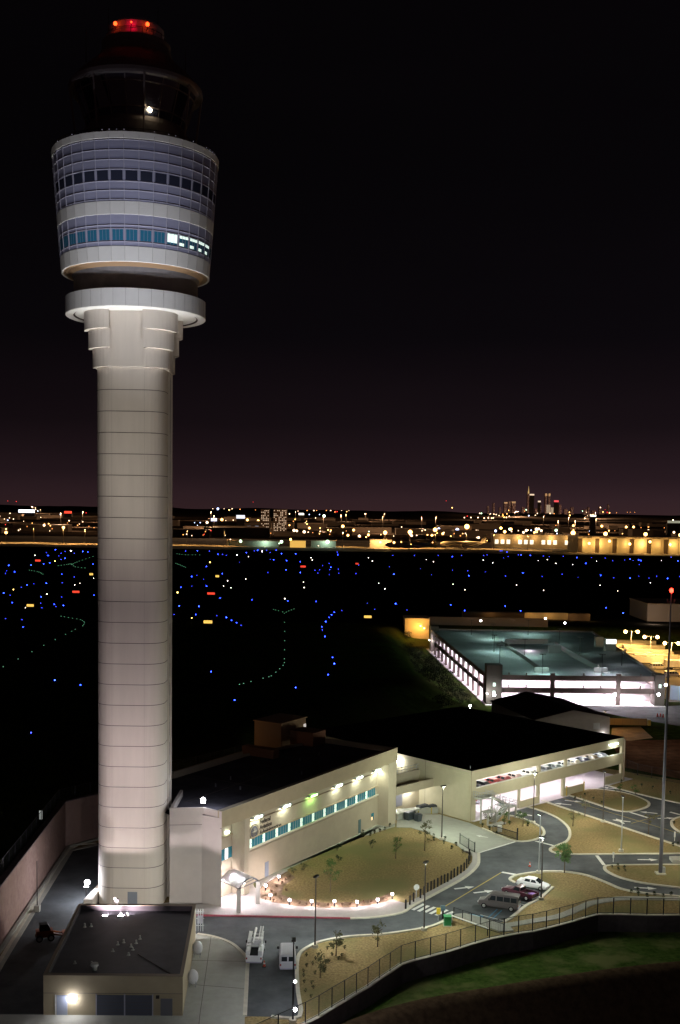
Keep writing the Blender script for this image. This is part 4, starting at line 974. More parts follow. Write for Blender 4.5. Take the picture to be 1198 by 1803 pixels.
p = at(772, 1621); t = thing('yellow_post_box', 'small yellow call box on a post at the road edge', 'call box', (p.x, p.y, 0)); MB().tube((0, 0, 0), (0, 0, .9), .06).build('post', pole_light, t); MB().box(-.25, .25, -.18, .18, .9, 1.7).build('box', mat('yel', (.6, .45, .04), .5), t)
p = at(780, 1617); t = thing('card_reader_post', 'dark card reader post at the end of the zebra crossing', 'card reader', (p.x, p.y, 0)); MB().box(-.12, .12, -.12, .12, 0, 1.3).build('post', black_m, t); MB().box(-.3, .3, -.12, .2, 1.1, 1.75).build('reader', mat('reader_blue', (.1, .16, .2), .5), t)
# small gate at the concrete yard, gate on island
a = at(810, 1486); b = at(836, 1502); t = thing('yard_gate', 'long black sliding gate panel at the lawn corner of the concrete yard', 'gate', (a.x, a.y, 0)); d = b-a
mb = MB()
for z in (.15, 1.6): mb.bar((0, 0, z), (d.x, d.y, z), .06, .08)
for i in range(28): p_ = d*(i/27); mb.bar((p_.x, p_.y, .15), (p_.x, p_.y, 1.6), .03, .03)
mb.build('panel', mat('gate_dark', (.10, .13, .12), .5), t)
for s_ in (0, .6, 1.0): p_ = d*s_; MB().bar((p_.x, p_.y, 0), (p_.x, p_.y, 1.8), .12, .12).build('post', black_m, t)
a = at(868, 1467); b = at(911, 1480); t = thing('island_gate', 'low black gate beside the planted verge under the garage stair', 'gate', (a.x, a.y, 0)); d = b-a
mb = MB()
for i in range(22): p_ = d*(i/21); mb.bar((p_.x, p_.y, .2), (p_.x, p_.y, 1.3), .06, .06)
mb.bar((0, 0, 1.3), (d.x, d.y, 1.3), .1, .1); mb.bar((0, 0, .25), (d.x, d.y, .25), .1, .1); mb.build('panel', black_m, t); MB().bar((d.x, d.y, 0), (d.x, d.y, 2.1), .22, .22).build('post', black_m, t)
o = MB().box(-.35, .35, -.3, .3, .3, 1.3).build('gate_operator', paint_w); p = at(880, 1467); o.location = p; tag(o, 'white gate motor box under the garage stair', 'gate motor')

# row of dark bollards along the walk
bl = [(80, 572), (97, 555), (112, 543), (140, 528), (155, 517), (170, 502), (183, 495), (196, 489), (210, 482), (225, 472), (238, 467), (251, 462), (265, 452), (278, 442), (291, 435), (305, 427), (318, 417), (328, 402), (337, 387), (341, 373), (339, 360)]
bo = None
for x, y in bl:
    p = at(680+x/2.313, 1350+(y+10)/2.313)
    if bo is None:
        bo = MB().tube((0, 0, 0), (0, 0, 1.35), .13, .13, 8).tube((0, 0, 1.35), (0, 0, 1.45), .13, .05, 8).build('bollard', black_m); bo.location = p
        tag(bo, 'short black bollard in the row along the curved walk beside the lawn', 'bollard', 'black bollards along the curved walk')
    else: dup(bo, None, p)
# lit bollard lamps
lamps = [(491, 1544), (468, 1560), (476.5, 1577), (510, 1586), (549, 1588), (589, 1588), (629, 1589), (665, 1585), (691, 1575)]
for x, y in lamps:
    p = at(x, y+8)
    t = thing('bollard_lamp', 'glowing white bollard lamp in the row along the sidewalk by the entrance', 'bollard lamp', p, 0, 'lit bollard lamps along the sidewalk')
    MB().tube((0, 0, 0), (0, 0, .62), .12, .12, 10).build('post', black_m, t)
    q = MB().tube((0, 0, .62), (0, 0, .95), .17, .17, 12).build('globe', E_pink, t); MB().tube((0, 0, .951), (0, 0, 1.0), .2, .14, 12).build('cap', black_m, t)
    light('POINT', (0, -.45, .75), 125, (1, .84, .87), q, r=.15); light('POINT', (0, .45, .75), 125, (1, .84, .87), q, r=.15)
# round sign
p = at(733, 1586); t = thing('round_sign', 'blank white round sign on a short post among the black bollards', 'sign', (p.x, p.y, 0), rad(20))
MB().tube((0, 0, 0), (0, 0, 1.6), .05).build('post', pole_light, t)
mb = MB(); n = 8; vs = [(.45*cos(2*PI*i/n+PI/8), y_, 1.95+.45*sin(2*PI*i/n+PI/8)) for y_ in (-.07, -.04) for i in range(n)]; mb.add(vs, [tuple(range(n)), tuple(range(2*n-1, n-1, -1))]+[((i+1)%n, i, n+i, n+(i+1)%n) for i in range(n)]); mb.build('plate', paint_w, t)
# small white posts by the road
for x, y, lab in ((1080, 1518, 'small white post sign at the tip of the mast island'), (1188, 1481, 'small white post sign by the small right island')):
    p = at(x, y); t = thing('post_sign', lab, 'sign', (p.x, p.y, 0)); MB().tube((0, 0, 0), (0, 0, 1.0), .05).build('post', paint_w, t); MB().box(-.12, .12, -.05, .03, .7, 1.6).build('plate', paint_w, t)
# traffic cones
def cone(x, y, lab):
    p = at(x, y, .03); t = thing('traffic_cone', lab, 'traffic cone', p, 0)
    MB().tube((0, 0, .05), (0, 0, .75), .18, .04, 10).build('cone', mat('cone_red', (.55, .08, .05), .6), t); MB().tube((0, 0, .35), (0, 0, .5), .125, .092, 10).build('band', paint_w, t); MB().box(-.22, .22, -.22, .22, 0, .05).build('base', rubber, t)
cone(465.5, 1702, 'red traffic cone behind the white utility truck'); cone(933, 1526, 'red traffic cone alone on the road near the white sedan')

# ------------------------------------------------------------------ vehicles
def loft(mb, secs, m=0):
    k = len(secs[0]); o = len(mb.v)
    for s in secs: mb.v += s
    for j in range(len(secs)-1):
        for i in range(k): mb.f.append((o+j*k+i, o+j*k+(i+1)%k, o+(j+1)*k+(i+1)%k, o+(j+1)*k+i)); mb.m.append(m)
    mb.f.append(tuple(o+i for i in range(k-1, -1, -1))); mb.m.append(m); mb.f.append(tuple(o+(len(secs)-1)*k+i for i in range(k))); mb.m.append(m)
def sec(x, hw, z0, z1, ch=.10, in_=.06):
    return [(x, -hw+in_, z0), (x, hw-in_, z0), (x, hw, z0+(z1-z0)*.35), (x, hw-in_*.5, z1-ch), (x, hw-in_-ch, z1), (x, -hw+in_+ch, z1), (x, -hw+in_*.5, z1-ch), (x, -hw, z0+(z1-z0)*.35)]
def wheels(t, xs_, hw, r=.34, dark=rubber):
    for x in xs_:
        for s in (-1, 1):
            wq = MB().tube((x, s*(hw-.22), r), (x, s*(hw+.015), r), r, r, 16).build('wheel', dark, t)
            MB().tube((x, s*(hw+.0151), r), (x, s*(hw+.03), r), r*.6, r*.5, 12).build('rim', chrome, wq)
def car(kind, loc, rz, label, paint, cat, name, group=None, detail=True):
    t = thing(name, label, cat, loc, rz, group); mb = MB(); gm = mat('car_glass', (.02, .025, .03), .1, spec=.6)
    if kind == 'sedan':
        L_, W_, r = 4.7, .89, .33
        loft(mb, [sec(x, hw, z0, z1) for x, hw, z0, z1 in ((-2.35, .78, .38, .80), (-2.2, .86, .28, .93), (-1.5, .89, .24, .98), (0, .90, .22, .95), (1.1, .89, .24, .92), (2.0, .84, .27, .78), (2.32, .72, .36, .62))]); mb.build('body', paint, t)
        cb = MB(); loft(cb, [[(x, -w_, z_) , (x, w_, z_), (x, w2, z2), (x, -w2, z2)] for x, w_, z_, w2, z2 in ((-1.75, .74, .93, .70, .98), (-1.0, .80, .93, .60, 1.40), (-.1, .82, .93, .62, 1.45), (.45, .82, .93, .58, 1.38), (1.25, .76, .90, .70, .94))]); c2 = cb.build('cabin', paint, t)
        def q(v, nm): MB().add(v, [(0, 1, 2, 3)]).build(nm, gm, t)
        q([(-.99+.02, -.64, 1.37), (-.99+.02, .64, 1.37), (-1.66, .71, 1.02), (-1.66, -.71, 1.02)], 'rear_window')
        q([(.48, .60, 1.37), (.48, -.60, 1.37), (1.22, -.71, .96), (1.22, .71, .96)], 'windscreen')
        for s in (-1, 1):
            for a, b in ((-1.1, -.25), (-.17, .75)):
                v = [(a, s*.825, .99), (b, s*.825, .99), (b-.28 if b > 0 else b, s*.665, 1.34), (a+.12, s*.665, 1.34)]; q(v if s < 0 else v[::-1], 'side_window')
        wheels(t, (-1.45, 1.4), W_, r); hx, tx, hz = 2.28, -2.36, .62
    elif kind == 'pickup':
        L_, W_, r = 5.1, .92, .37
        loft(mb, [sec(x, hw, z0, z1) for x, hw, z0, z1 in ((-.55, .92, .34, 1.02), (.9, .92, .32, 1.0), (1.9, .9, .34, .98), (2.45, .84, .4, .86), (2.55, .78, .45, .7))])
        mb.box(-2.55, -.551, -.9, .9, .42, .62); mb.box(-2.55, -.56, -.92, -.82, .621, 1.05); mb.box(-2.55, -.56, .82, .92, .621, 1.05); mb.box(-2.56, -2.46, -.81, .81, .621, 1.05); mb.build('body', paint, t)
        MB().box(-2.45, -.57, -.81, .81, .622, .66).build('bed_liner', rubber, t)
        MB().add([(-2.4, -.8, .67), (-1.5, -.8, .67), (-1.5, .2, .67), (-2.4, .2, .67), (-2.4, -.8, .85), (-1.5, -.8, .8), (-1.5, .2, .95), (-2.4, .2, .85)], [(3,2,1,0),(4,5,6,7),(0,1,5,4),(1,2,6,5),(2,3,7,6),(3,0,4,7)]).build('bed_load', mat('purple_cloth', (.22, .12, .35), .9), t)
        cb = MB(); loft(cb, [[(x, -w_, z_), (x, w_, z_), (x, w2, z2), (x, -w2, z2)] for x, w_, z_, w2, z2 in ((-.54, .84, 1.0, .70, 1.55), (-.3, .84, 1.0, .70, 1.62), (.35, .84, 1.0, .68, 1.60), (1.05, .80, .98, .74, 1.02))]); cb.build('cabin', paint, t)
        def q(v, nm): MB().add(v, [(0, 1, 2, 3)]).build(nm, gm, t)
        q([(.38, .66, 1.58), (.38, -.66, 1.58), (1.04, -.75, 1.05), (1.04, .75, 1.05)], 'windscreen')
        q([(-.56, -.7, 1.12), (-.56, -.64, 1.5), (-.56, .64, 1.5), (-.56, .7, 1.12)], 'rear_window')
        for s in (-1, 1):
            v = [(-.42, s*.845, 1.08), (.62, s*.845, 1.08), (.3, s*.72, 1.52), (-.38, s*.72, 1.52)]; q(v if s < 0 else v[::-1], 'side_window')
        wheels(t, (-1.65, 1.6), W_, r); hx, tx, hz = 2.52, -2.58, .75
    else:   # vans
        long_ = kind == 'van'
        L_, W_, r = 5.6, .99, .37
        H_ = 2.05
        loft(mb, [sec(x, hw, z0, z1, .14, .05) for x, hw, z0, z1 in ((-2.8, .93, .42, 1.15), (-2.72, .99, .36, 1.2), (1.3, .99, .34, 1.2), (1.75, .98, .34, 1.18), (2.55, .90, .38, 1.0), (2.78, .80, .45, .82))]); mb.build('body', paint, t)
        x0 = -2.78 if kind != 'truck' else -.2
        cb = MB(); loft(cb, [[(x, -w_, z_), (x, w_, z_), (x, w2, z2), (x, w2-.1, z2+.05), (x, -w2+.1, z2+.05), (x, -w2, z2)] for x, w_, z_, w2, z2 in ((x0, .93, 1.15, .80, H_-.07), (x0+.12, .95, 1.15, .82, H_), (.7, .95, 1.15, .82, H_), (1.0, .95, 1.15, .80, H_-.07), (1.85, .86, 1.12, .80, 1.18))]); cb.build('cabin', paint, t)
        def q(v, nm, m=gm): return MB().add(v, [(0, 1, 2, 3)]).build(nm, m, t)
        q([(1.06, .77, H_-.1), (1.06, -.77, H_-.1), (1.8, -.82, 1.24), (1.8, .82, 1.24)], 'windscreen')
        ss = ((.28, 1.2), (-.75, .12), (-1.7, -.85), (-2.6, -1.8)) if long_ else ((.28, 1.2),)
        for s in (-1, 1):
            for a, b in ss:
                v = [(a, s*.953, 1.26), (b, s*.953, 1.26), (b-(.35 if b > 1 else 0), s*.86, 1.86), (a, s*.86, 1.86)]; q(v if s < 0 else v[::-1], 'side_window')
            MB().box(1.05, 1.2, s*1.02 if s > 0 else -1.24, 1.24 if s > 0 else s*1.02, 1.25, 1.55).build('mirror', black_m, t)
        if kind != 'truck':
            for s in (-1, 1): q([(x0-.015+.0, s*.42-.34, 1.3), (x0-.0+.02*0-.015, s*.42-.32, 1.85), (x0-.015, s*.42+.32, 1.85), (x0-.015, s*.42+.34, 1.3)], 'rear_window')
        wheels(t, (-1.9, 1.85), W_, r); hx, tx, hz = 2.72, -2.83, .78
        if kind == 'truck':
            bx = MB(); bx.box(-2.75, -.25, -.96, -.5, 1.201, 1.75); bx.box(-2.75, -.25, .5, .96, 1.201, 1.75); bx.build('tool_boxes', paint, t)
            MB().box(-2.7, -.25, -.49, .49, 1.2, 1.24).build('bed', rubber, t)
            mb = MB()
            for x in (-2.6, -.5, 1.0):
                for s in (-.85, .85): mb.bar((x, s, 1.2), (x, s, 2.35), .08, .08)
                mb.bar((x, -.9, 2.35), (x, .9, 2.35), .1, .1)
            for s in (-.85, .85): mb.bar((-2.7, s, 2.35), (2.0, s, 2.35), .08, .08)
            rk = mb.build('ladder_rack', paint_w, t)
            mb = MB()
            for s in (-.75, -.42): mb.bar((-1.2, s, 2.47), (3.2, s, 2.5), .07, .1)
            for i in range(13): x = -1.1+i*.35; mb.bar((x, -.75, 2.48), (x, -.42, 2.48), .05, .05)
            mb.build('ladder', paint_w, rk)
            MB().tube((-2.2, .2, 2.5), (2.5, .1, 2.55), .14).build('pipe', paint_w, rk); MB().box(-1.8, 1.6, .45, .85, 2.41, 2.5).build('plank', paint_w, rk)
    for s in (-1, 1):
        MB().box(hx-.06, hx+.05, s*(W_-.28)-.14, s*(W_-.28)+.14, hz-.09, hz+.09).build('headlight', mat('lamp_glass', (.7, .7, .7), .2), t)
        MB().box(tx-.01, tx+.08, s*(W_-.14)-.08, s*(W_-.14)+.08, hz, hz+.22).build('tail_light', mat('tail_red', (.3, .02, .02), .3), t)
    MB().box(tx-.04, tx+.02, -W_+.1, W_-.1, .36, .5).build('bumper', mullion_m, t)
    return t
def paintm(name, c, r=.3): return mat(name, c, r, spec=.5)
def place(x1, y1, x2, y2):       # mid point and heading from two ground points (rear, front)
    a = at(x1, y1); b = at(x2, y2); c = (a+b)/2; return (c.x, c.y, .03), math.atan2(b.y-a.y, b.x-a.x)
wh = paintm('paint_white', (.78, .78, .80)); sil = paintm('paint_silver', (.52, .52, .57), .35)
l, r_ = place(507, 1713, 506, 1678); car('panelvan', l, r_, 'silver-white panel van seen from behind, parked against the right kerb', sil, 'van', 'panel_van')
l, r_ = place(447, 1701, 453, 1668); car('truck', l, r_, 'white utility truck with a ladder rack and ladder on its roof', wh, 'truck', 'utility_truck')
l, r_ = place(911, 1603, 846, 1594); car('van', l, r_, 'grey-brown passenger van parked on the blue bay', paintm('paint_taupe', (.10, .088, .09), .3), 'van', 'passenger_van')
l, r_ = place(943, 1587, 888, 1571); car('pickup', l, r_, 'maroon pickup truck with an open bed, between the van and the sedan', paintm('paint_maroon', (.065, .006, .02), .3), 'pickup', 'pickup_truck')
l, r_ = place(914, 1558, 965, 1568); car('sedan', l, r_, 'white sedan parked at the lawn kerb beyond the pickup', wh, 'car', 'parked_car')
# cars on the upper level of the garage
cols = [('dark', (.03, .03, .035)), ('black', (.015, .015, .02)), ('red', (.35, .02, .02)), ('maroon', (.25, .03, .03)), ('pink-grey', (.5, .35, .33)), ('white', (.75, .75, .75)), ('silver', (.5, .52, .55)), ('charcoal', (.05, .055, .06)), ('grey-green', (.12, .16, .15)), ('light grey', (.6, .62, .62)), ('cream', (.65, .62, .5)), ('navy', (.02, .03, .08)), ('bronze', (.25, .2, .14)), ('pale blue', (.45, .5, .58))]
cols_n = len(cols)
for i, (nm, c) in enumerate(cols):
    u = 3.0+i*3.05
    if 18 < u < 20: u += 1.2
    p = gw(u, 3.0, 4.42)
    car('sedan', p, A2+PI/2, '%s car parked nose-in on the upper level of the beige garage' % nm, paintm('paint_g_'+nm.replace('-', '_').replace(' ', '_'), c), 'car', 'parked_car', 'cars on the upper level of the beige garage')
for i, (u, nm, c) in enumerate(((10, 'dull grey', (.3, .3, .32)), (15.3, 'off-white', (.7, .7, .66)))):
    p = gw(u, 9, .1); car('sedan', p, A2+PI/2, '%s car on the ground level of the beige garage' % nm, paintm('paint_l%d' % i, c), 'car', 'parked_car', 'cars on the ground level of the beige garage')
# dark excavator shape on the service road
p = at(80, 1655); t = thing('small_loader', 'dark unlit orange loader parked on the service road by the plant building', 'loader', (p.x, p.y, .03), rad(20))
om = mat('loader_orange', (.28, .07, .02), .6)
MB().box(-1.1, .9, -.6, .6, .5, 1.3).build('body', om, t); mb = MB(); loft(mb, [[(x, -.55, 1.3), (x, .55, 1.3), (x, .5, z), (x, -.5, z)] for x, z in ((-.7, 2.1), (.3, 2.1), (.6, 1.5))]); mb.build('cab', black_m, t); wheels(t, (-.75, .65), .75, .42)
mb = MB(); mb.bar((.6, -.5, .9), (2.2, -.5, .5), .15, .2); mb.bar((.6, .5, .9), (2.2, .5, .5), .15, .2); mb.build('arms', om, t); MB().prism([(2.1, -.9), (2.8, -.9), (2.8, .9), (2.1, .9)], .1, .7).build('bucket', om, t)

# ------------------------------------------------------------------ plants
def leaves(mb, c, rx, rz, n, s, gap=0, m=0):
    """many small leaf quads scattered through clumps of a crown"""
    cl = [(Vector((random.gauss(0, .45)*rx, random.gauss(0, .45)*rx, random.uniform(-.8, .9)*rz)), random.uniform(.3, .55)) for _ in range(max(5, n//22))]
    n = int(n*1.7); s *= .72; rx *= .88
    for i in range(n):
        b, r = random.choice(cl); p = Vector(c)+b+Vector((random.gauss(0, 1), random.gauss(0, 1), random.gauss(0, .8)))*r*rx*.45
        u = Vector((random.uniform(-1, 1), random.uniform(-1, 1), random.uniform(-1, 1))).normalized(); v = u.orthogonal().normalized()
        k = s*random.uniform(.6, 1.3); o = len(mb.v)
        mb.v += [tuple(p-u*k), tuple(p+v*k*.5), tuple(p+u*k), tuple(p-v*k*.5)]; mb.f.append((o, o+1, o+2, o+3)); mb.m.append(m)
def tree(x, y, h, rx, lab, lm=leaf_g, name='young_tree', n=260, z=0, group=None, s=.17, trunk=.35, cat='tree', xy=None):
    p = at(x, y, z) if xy is None else Vector(xy); t = thing(name, lab, cat, p, 0, group)
    mb = MB(); mb.tube((0, 0, 0), (.04, .02, h*.8), .07+h*.006, .025, 6)
    for i in range(6):
        a = random.uniform(0, 2*PI); z0 = h*random.uniform(trunk, .75); mb.tube((.02, 0, z0), (rx*.7*cos(a), rx*.7*sin(a), z0+h*.18), .035, .012, 5)
    mb.build('trunk', bark, t); mb = MB(); leaves(mb, (0, 0, h*(.5+trunk/2)), rx, h*(1-trunk)/2, n, s); mb.build('crown', lm, t); return t
def bush(x, y, r, lab, lm=leaf_o, n=90, z=0, group=None, name='shrub', xy=None, s=.13):
    p = at(x, y, z) if xy is None else Vector(xy); t = thing(name, lab, 'shrub', p, 0, group)
    mb = MB()
    for i in range(5): a = i*1.26; mb.tube((0, 0, 0), (r*.6*cos(a), r*.6*sin(a), r), .03, .01, 4)
    mb.build('stem', bark, t); mb = MB(); leaves(mb, (0, 0, r*.8), r*.9, r*.7, n, s); mb.build('foliage', lm, t); return t
random.seed(21)
tree(582, 1570, 4.6, 1.25, 'young green tree with bare lower trunk in the middle of the central lawn', leaf_g)
tree(697, 1512, 3.6, 1.3, 'pale hazy young tree near the right side of the central lawn', leaf_g, n=150)
tree(748, 1498, 5.0, 1.1, 'slender young tree at the lawn edge by the concrete yard', leaf_o, n=220)
tree(994, 1537, 4.4, 1.1, 'bright green young tree at the road edge beyond the white sedan', leaf_b, n=700, s=.2)
tree(1030, 1438, 3.6, .9, 'thin young tree on the verge beside the double driveway', leaf_o, n=90)
tree(1009, 1455, 3.6, 1.0, 'sparse young tree on the dry lawn left of the driveway', leaf_o, n=80)
tree(1142, 1470, 3.6, 1.1, 'yellowish young tree beside the driveway stop line', leaf_o, n=110)
tree(1119, 1400, 2.6, 1.1, 'small leafy tree at the top kerb of the driveway', leaf_g, n=120, trunk=.2)
tree(1092, 1400, 2.4, 1.0, 'small tree on the planted island between the driveways', leaf_g, n=90, trunk=.2)
tree(592, 1683, 3.0, 1.1, 'small round-topped tree on the lower lawn near the pole', leaf_o, n=220, trunk=.25)
tree(665, 1667, 2.9, 1.0, 'small round-topped tree in the middle of the lower lawn', leaf_o, n=220, trunk=.25)
tree(564, 1722, 2.9, 1.0, 'small dark-leaved tree on the lower lawn nearest the vans', leaf_o, n=200, trunk=.25)
tree(888, 1452, 2.3, 1.1, 'leafy shrub-like tree on the verge by the garage stair', leaf_g, n=160, trunk=.15)
tree(921, 1455, 2.3, 1.2, 'leafy shrub-like tree at the bend of the exit ramp', leaf_g, n=160, trunk=.15)
tree(860, 1452, 2.0, .9, 'small dry tree under the outside stair of the garage', leaf_o, n=90, trunk=.2)
for x, y, r, lab in ((655, 1494, .85, 'round dark shrub on the central lawn, the right one of three'), (594, 1498, .8, 'round dark shrub on the central lawn nearest the office wall'), (596, 1517, .75, 'round dark shrub just left of the middle of the central lawn'),
                     (640, 1474, .75, 'dark shrub at the corner of the path by the office side door'), (535, 1532, .7, 'small reddish shrub near the office wall on the central lawn'), (517, 1537, .6, 'small shrub by the narrow path beside the office wall')):
    bush(x, y, r, lab, leaf_d if 'dark' in lab else leaf_o)
bp = None
for x, y in [(653, 1472), (660, 1468), (669, 1465), (678, 1462), (687, 1456), (764, 1474), (764, 1480), (784, 1479), (782, 1486), (803, 1489), (796, 1495), (815, 1502), (1078, 1530), (1088, 1527), (1089, 1534), (1100, 1531), (1101, 1537), (1112, 1573), (1124, 1577), (1123, 1570), (1139, 1580), (1152, 1577), (1168, 1581), (1182, 1578), (1013, 1408), (1030, 1402), (1045, 1409), (1060, 1416), (850, 1456), (862, 1461), (875, 1470), (898, 1452), (930, 1455), (1082, 1372), (1095, 1378), (1130, 1385), (1150, 1389), (1180, 1398), (1187, 1452), (1194, 1489), (1185, 1490)]:
    if bp is None: bp = bush(x, y, .42, 'tiny dark shrub planted in the small shrub rows beside kerbs and paths', leaf_d, 45, group='tiny shrubs along kerbs and paths', name='small_shrub')
    else: dup(bp, None, at(x, y), random.uniform(0, 6))
bp = None
for x, y in [(540, 1702), (551, 1699), (535, 1712), (535, 1720), (536, 1731), (549, 1733), (552, 1741), (538, 1747), (560, 1684), (540, 1684), (556, 1690), (580, 1694), (572, 1710), (596, 1690), (585, 1683), (577, 1672), (607, 1671), (555, 1716), (548, 1757), (602, 1684)]:
    if bp is None: bp = bush(x, y, .28, 'tiny dry plant in the planted grid on the lower lawn', leaf_o, 26, group='tiny plants in the grid on the lower lawn', name='small_plant', s=.1)
    else: dup(bp, None, at(x, y), random.uniform(0, 6))
bp = None
for x, y in [(457, 1579), (468, 1585), (482, 1588), (496, 1585), (528, 1592), (540, 1594), (562, 1595), (578, 1595), (603, 1594), (617, 1594), (641, 1590), (653, 1589), (675, 1584), (487, 1562), (497, 1556), (503, 1550), (511, 1545), (478, 1571), (486, 1577), (504, 1569)]:
    if bp is None: bp = bush(x, y, .26, 'low reddish-brown plant in the mulch bed lit by the bollard lamps', mat('leaf_rust', (.12, .07, .04), .9, var=.3, scale=3), 34, group='low plants in the mulch bed', name='ground_plant', s=.12)
    else: dup(bp, None, at(x, y), random.uniform(0, 6))
# dark bushes on the hillside left of the far deck
def on_terr(x, y):
    z = 0
    for _ in range(6): p = at(x, y, z); z = max(-.1, terr(p.x, p.y))
    return Vector((p.x, p.y, z))
k = 0
hb = [(735, 1160, 3.2), (722, 1150, 2.6), (765, 1185, 4.2), (773, 1205, 4.0), (790, 1222, 3.2), (812, 1240, 2.6), (756, 1200, 3.0), (742, 1188, 2.5), (805, 1228, 2.2), (716, 1128, 2.2), (730, 1172, 2.4), (780, 1236, 2.8)]
bp = None
for x, y, r in hb:
    v = on_terr(x, y)
    if bp is None: bp = bush(0, 0, 3.0, 'large dark bush on the unlit grass hillside left of the far parking deck', mat('leaf_night', (.012, .018, .008), .95, var=.3, scale=1), 700, group='dark bushes on the hillside', name='hill_bush', xy=v, s=.22)
    else: c = dup(bp, None, v, random.uniform(0, 6)); c.scale = (r/3,)*3

# ------------------------------------------------------------------ far parking deck
D_ = dict(SW=(42.1, 309.7), SE=(91.5, 311.4), E2=(99, 407), NE=(99, 431), NW=(35.5, 431))
deck = thing('parking_deck', 'large two-level concrete parking deck with brightly lit open floors beyond the office garage', 'parking deck', (42.1, 309.7, 0))
def dl(p): return (p[0]-42.1, p[1]-309.7)
foot = [dl(D_[k]) for k in ('SW', 'SE', 'E2', 'NE', 'NW')]
deck_top = mat('deck_concrete', (.22, .235, .235), .8, var=.18, scale=.12, detail=8)
deck_band = mat('deck_band', (.20, .15, .14), .85, var=.1, scale=.5)
def deck_pt(u, v, z=0):   # bilinear, u 0..1 west-east, v 0..1 south-north
    a = Vector(dl(D_['SW'])).lerp(Vector(dl(D_['SE'])), u); b = Vector(dl(D_['NW'])).lerp(Vector(dl(D_['NE'])), u); p = a.lerp(b, v); return Vector((p.x, p.y, z))
q4 = lambda e=0.0: [deck_pt(e, e).to_2d(), deck_pt(1-e, e).to_2d(), deck_pt(1-e, 1-e).to_2d(), deck_pt(e, 1-e).to_2d()]
MB().prism(q4(.004), 7.0, 7.7).build('top_slab', deck_top, deck)
MB().prism(q4(.006), 3.4, 3.8).build('middle_slab', interior_w, deck)
MB().prism(q4(-.02), -.1, .06).build('ground_slab', interior_w, deck)
def dband(a, b, z0, z1, w=.35, name='band', m=deck_band):
    mb = MB(); d = (b-a).to_2d().normalized(); n_ = Vector((-d.y, d.x))*w/2; a2 = a.to_2d(); b2 = b.to_2d()
    mb.prism([a2+n_, a2-n_, b2-n_, b2+n_], z0, z1); return mb.build(name, m, deck)
for z0, z1 in ((6.9, 8.3), (3.3, 4.8)):
    for a, b in (((0, 0), (1, 0)), ((0, 0), (0, 1)), ((0, 1), (1, 1)), ((1, 0), (1, 1))):
        dband(deck_pt(*a), deck_pt(*b), z0, z1)
for u in (.37, .75): 
    p = deck_pt(u, -.003); MB().box(p.x-.6, p.x+.6, p.y-.35, p.y+.6, 0, 9.0).build('column', deck_band, deck)
for u in (.22, .55, .65, .88, .12): 
    p = deck_pt(u, .002); MB().box(p.x-.18, p.x+.18, p.y-.25, p.y-.19, 4.8, 5.6).build('post', deck_band, deck); MB().box(p.x-.18, p.x+.18, p.y-.25, p.y-.19, 8.3, 9.0).build('post', deck_band, deck)
for i in range(13):
    p = deck_pt(-.001, .04+i*.076); MB().box(p.x-.35, p.x+.35, p.y-.9, p.y+.9, 0, 8.3).build('column', deck_band, deck)
for v in (.15, .3, .45, .6, .75, .9):
    for u in (.25, .5, .75): p = deck_pt(u, v); MB().box(p.x-.3, p.x+.3, p.y-.3, p.y+.3, .06, 7.0).build('inner_column', interior_w, deck)
for v in (.03, .12, .24, .4, .6, .8):
    for z, pw in ((3.3, 6500), (6.85, 8000)):
        p = deck_pt(.5, v); o = MB().box(p.x-23, p.x+23, p.y-.12, p.y+.12, z-.06, z-.005).build('light_strip', E_white, deck)
        light('AREA', (p.x, p.y, z-.08), pw, (1, .88, 1), o, size=(44, .5))
for z, pw in ((3.3, 6000), (6.85, 6000)):
    p = deck_pt(.06, .5); o = MB().box(p.x-.12, p.x+.12, p.y-55, p.y+55, z-.06, z-.005).build('light_strip', E_white, deck); light('AREA', (p.x, p.y, z-.085), pw, (1, .90, 1), o, size=(.5, 108))
# corner stair blocks
for (u, v, w_, h, nm) in ((.035, .012, 4.4, 11.2, 'stair_block'), (.985, .01, 2.8, 8.9, 'stair_block'), (.02, .985, 3.2, 9.6, 'stair_block')):
    p = deck_pt(u, v); o = MB().box(p.x-w_/2, p.x+w_/2, p.y-2.4, p.y+2.0, 0, h).build(nm, mat('stair_dark', (.10, .085, .075), .85), deck)
    if v < .5:
        for z in (5.2, 2.9) if w_ > 4 else (5.2,): MB().box(p.x-.35, p.x+.35, p.y-2.46, p.y-2.401, z, z+1).build('lit_window', E_win, o)
# ramp walls on the roof
ramp_w = mat('ramp_wall', (.24, .23, .22), .85)
def rwall(pts, h=1.2):
    for i in range(len(pts)-1):
        a = at(*pts[i], 7.7)-Vector((42.1, 309.7, 0)); b = at(*pts[i+1], 7.7)-Vector((42.1, 309.7, 0)); dband(a, b, 7.7, 7.7+h, .4, 'ramp_wall', ramp_w)
rwall([(876, 1138), (897, 1138)]); rwall([(884, 1134), (920, 1158), (950, 1180)]); rwall([(941, 1184), (966, 1184)], 1.5)
rwall([(890, 1134), (965, 1134)], 1.8); rwall([(965, 1150), (988, 1150)], 2.6); rwall([(978, 1138), (1010, 1158), (1054, 1182)], 1.7); rwall([(1046, 1184), (1070, 1184)], 1.5)
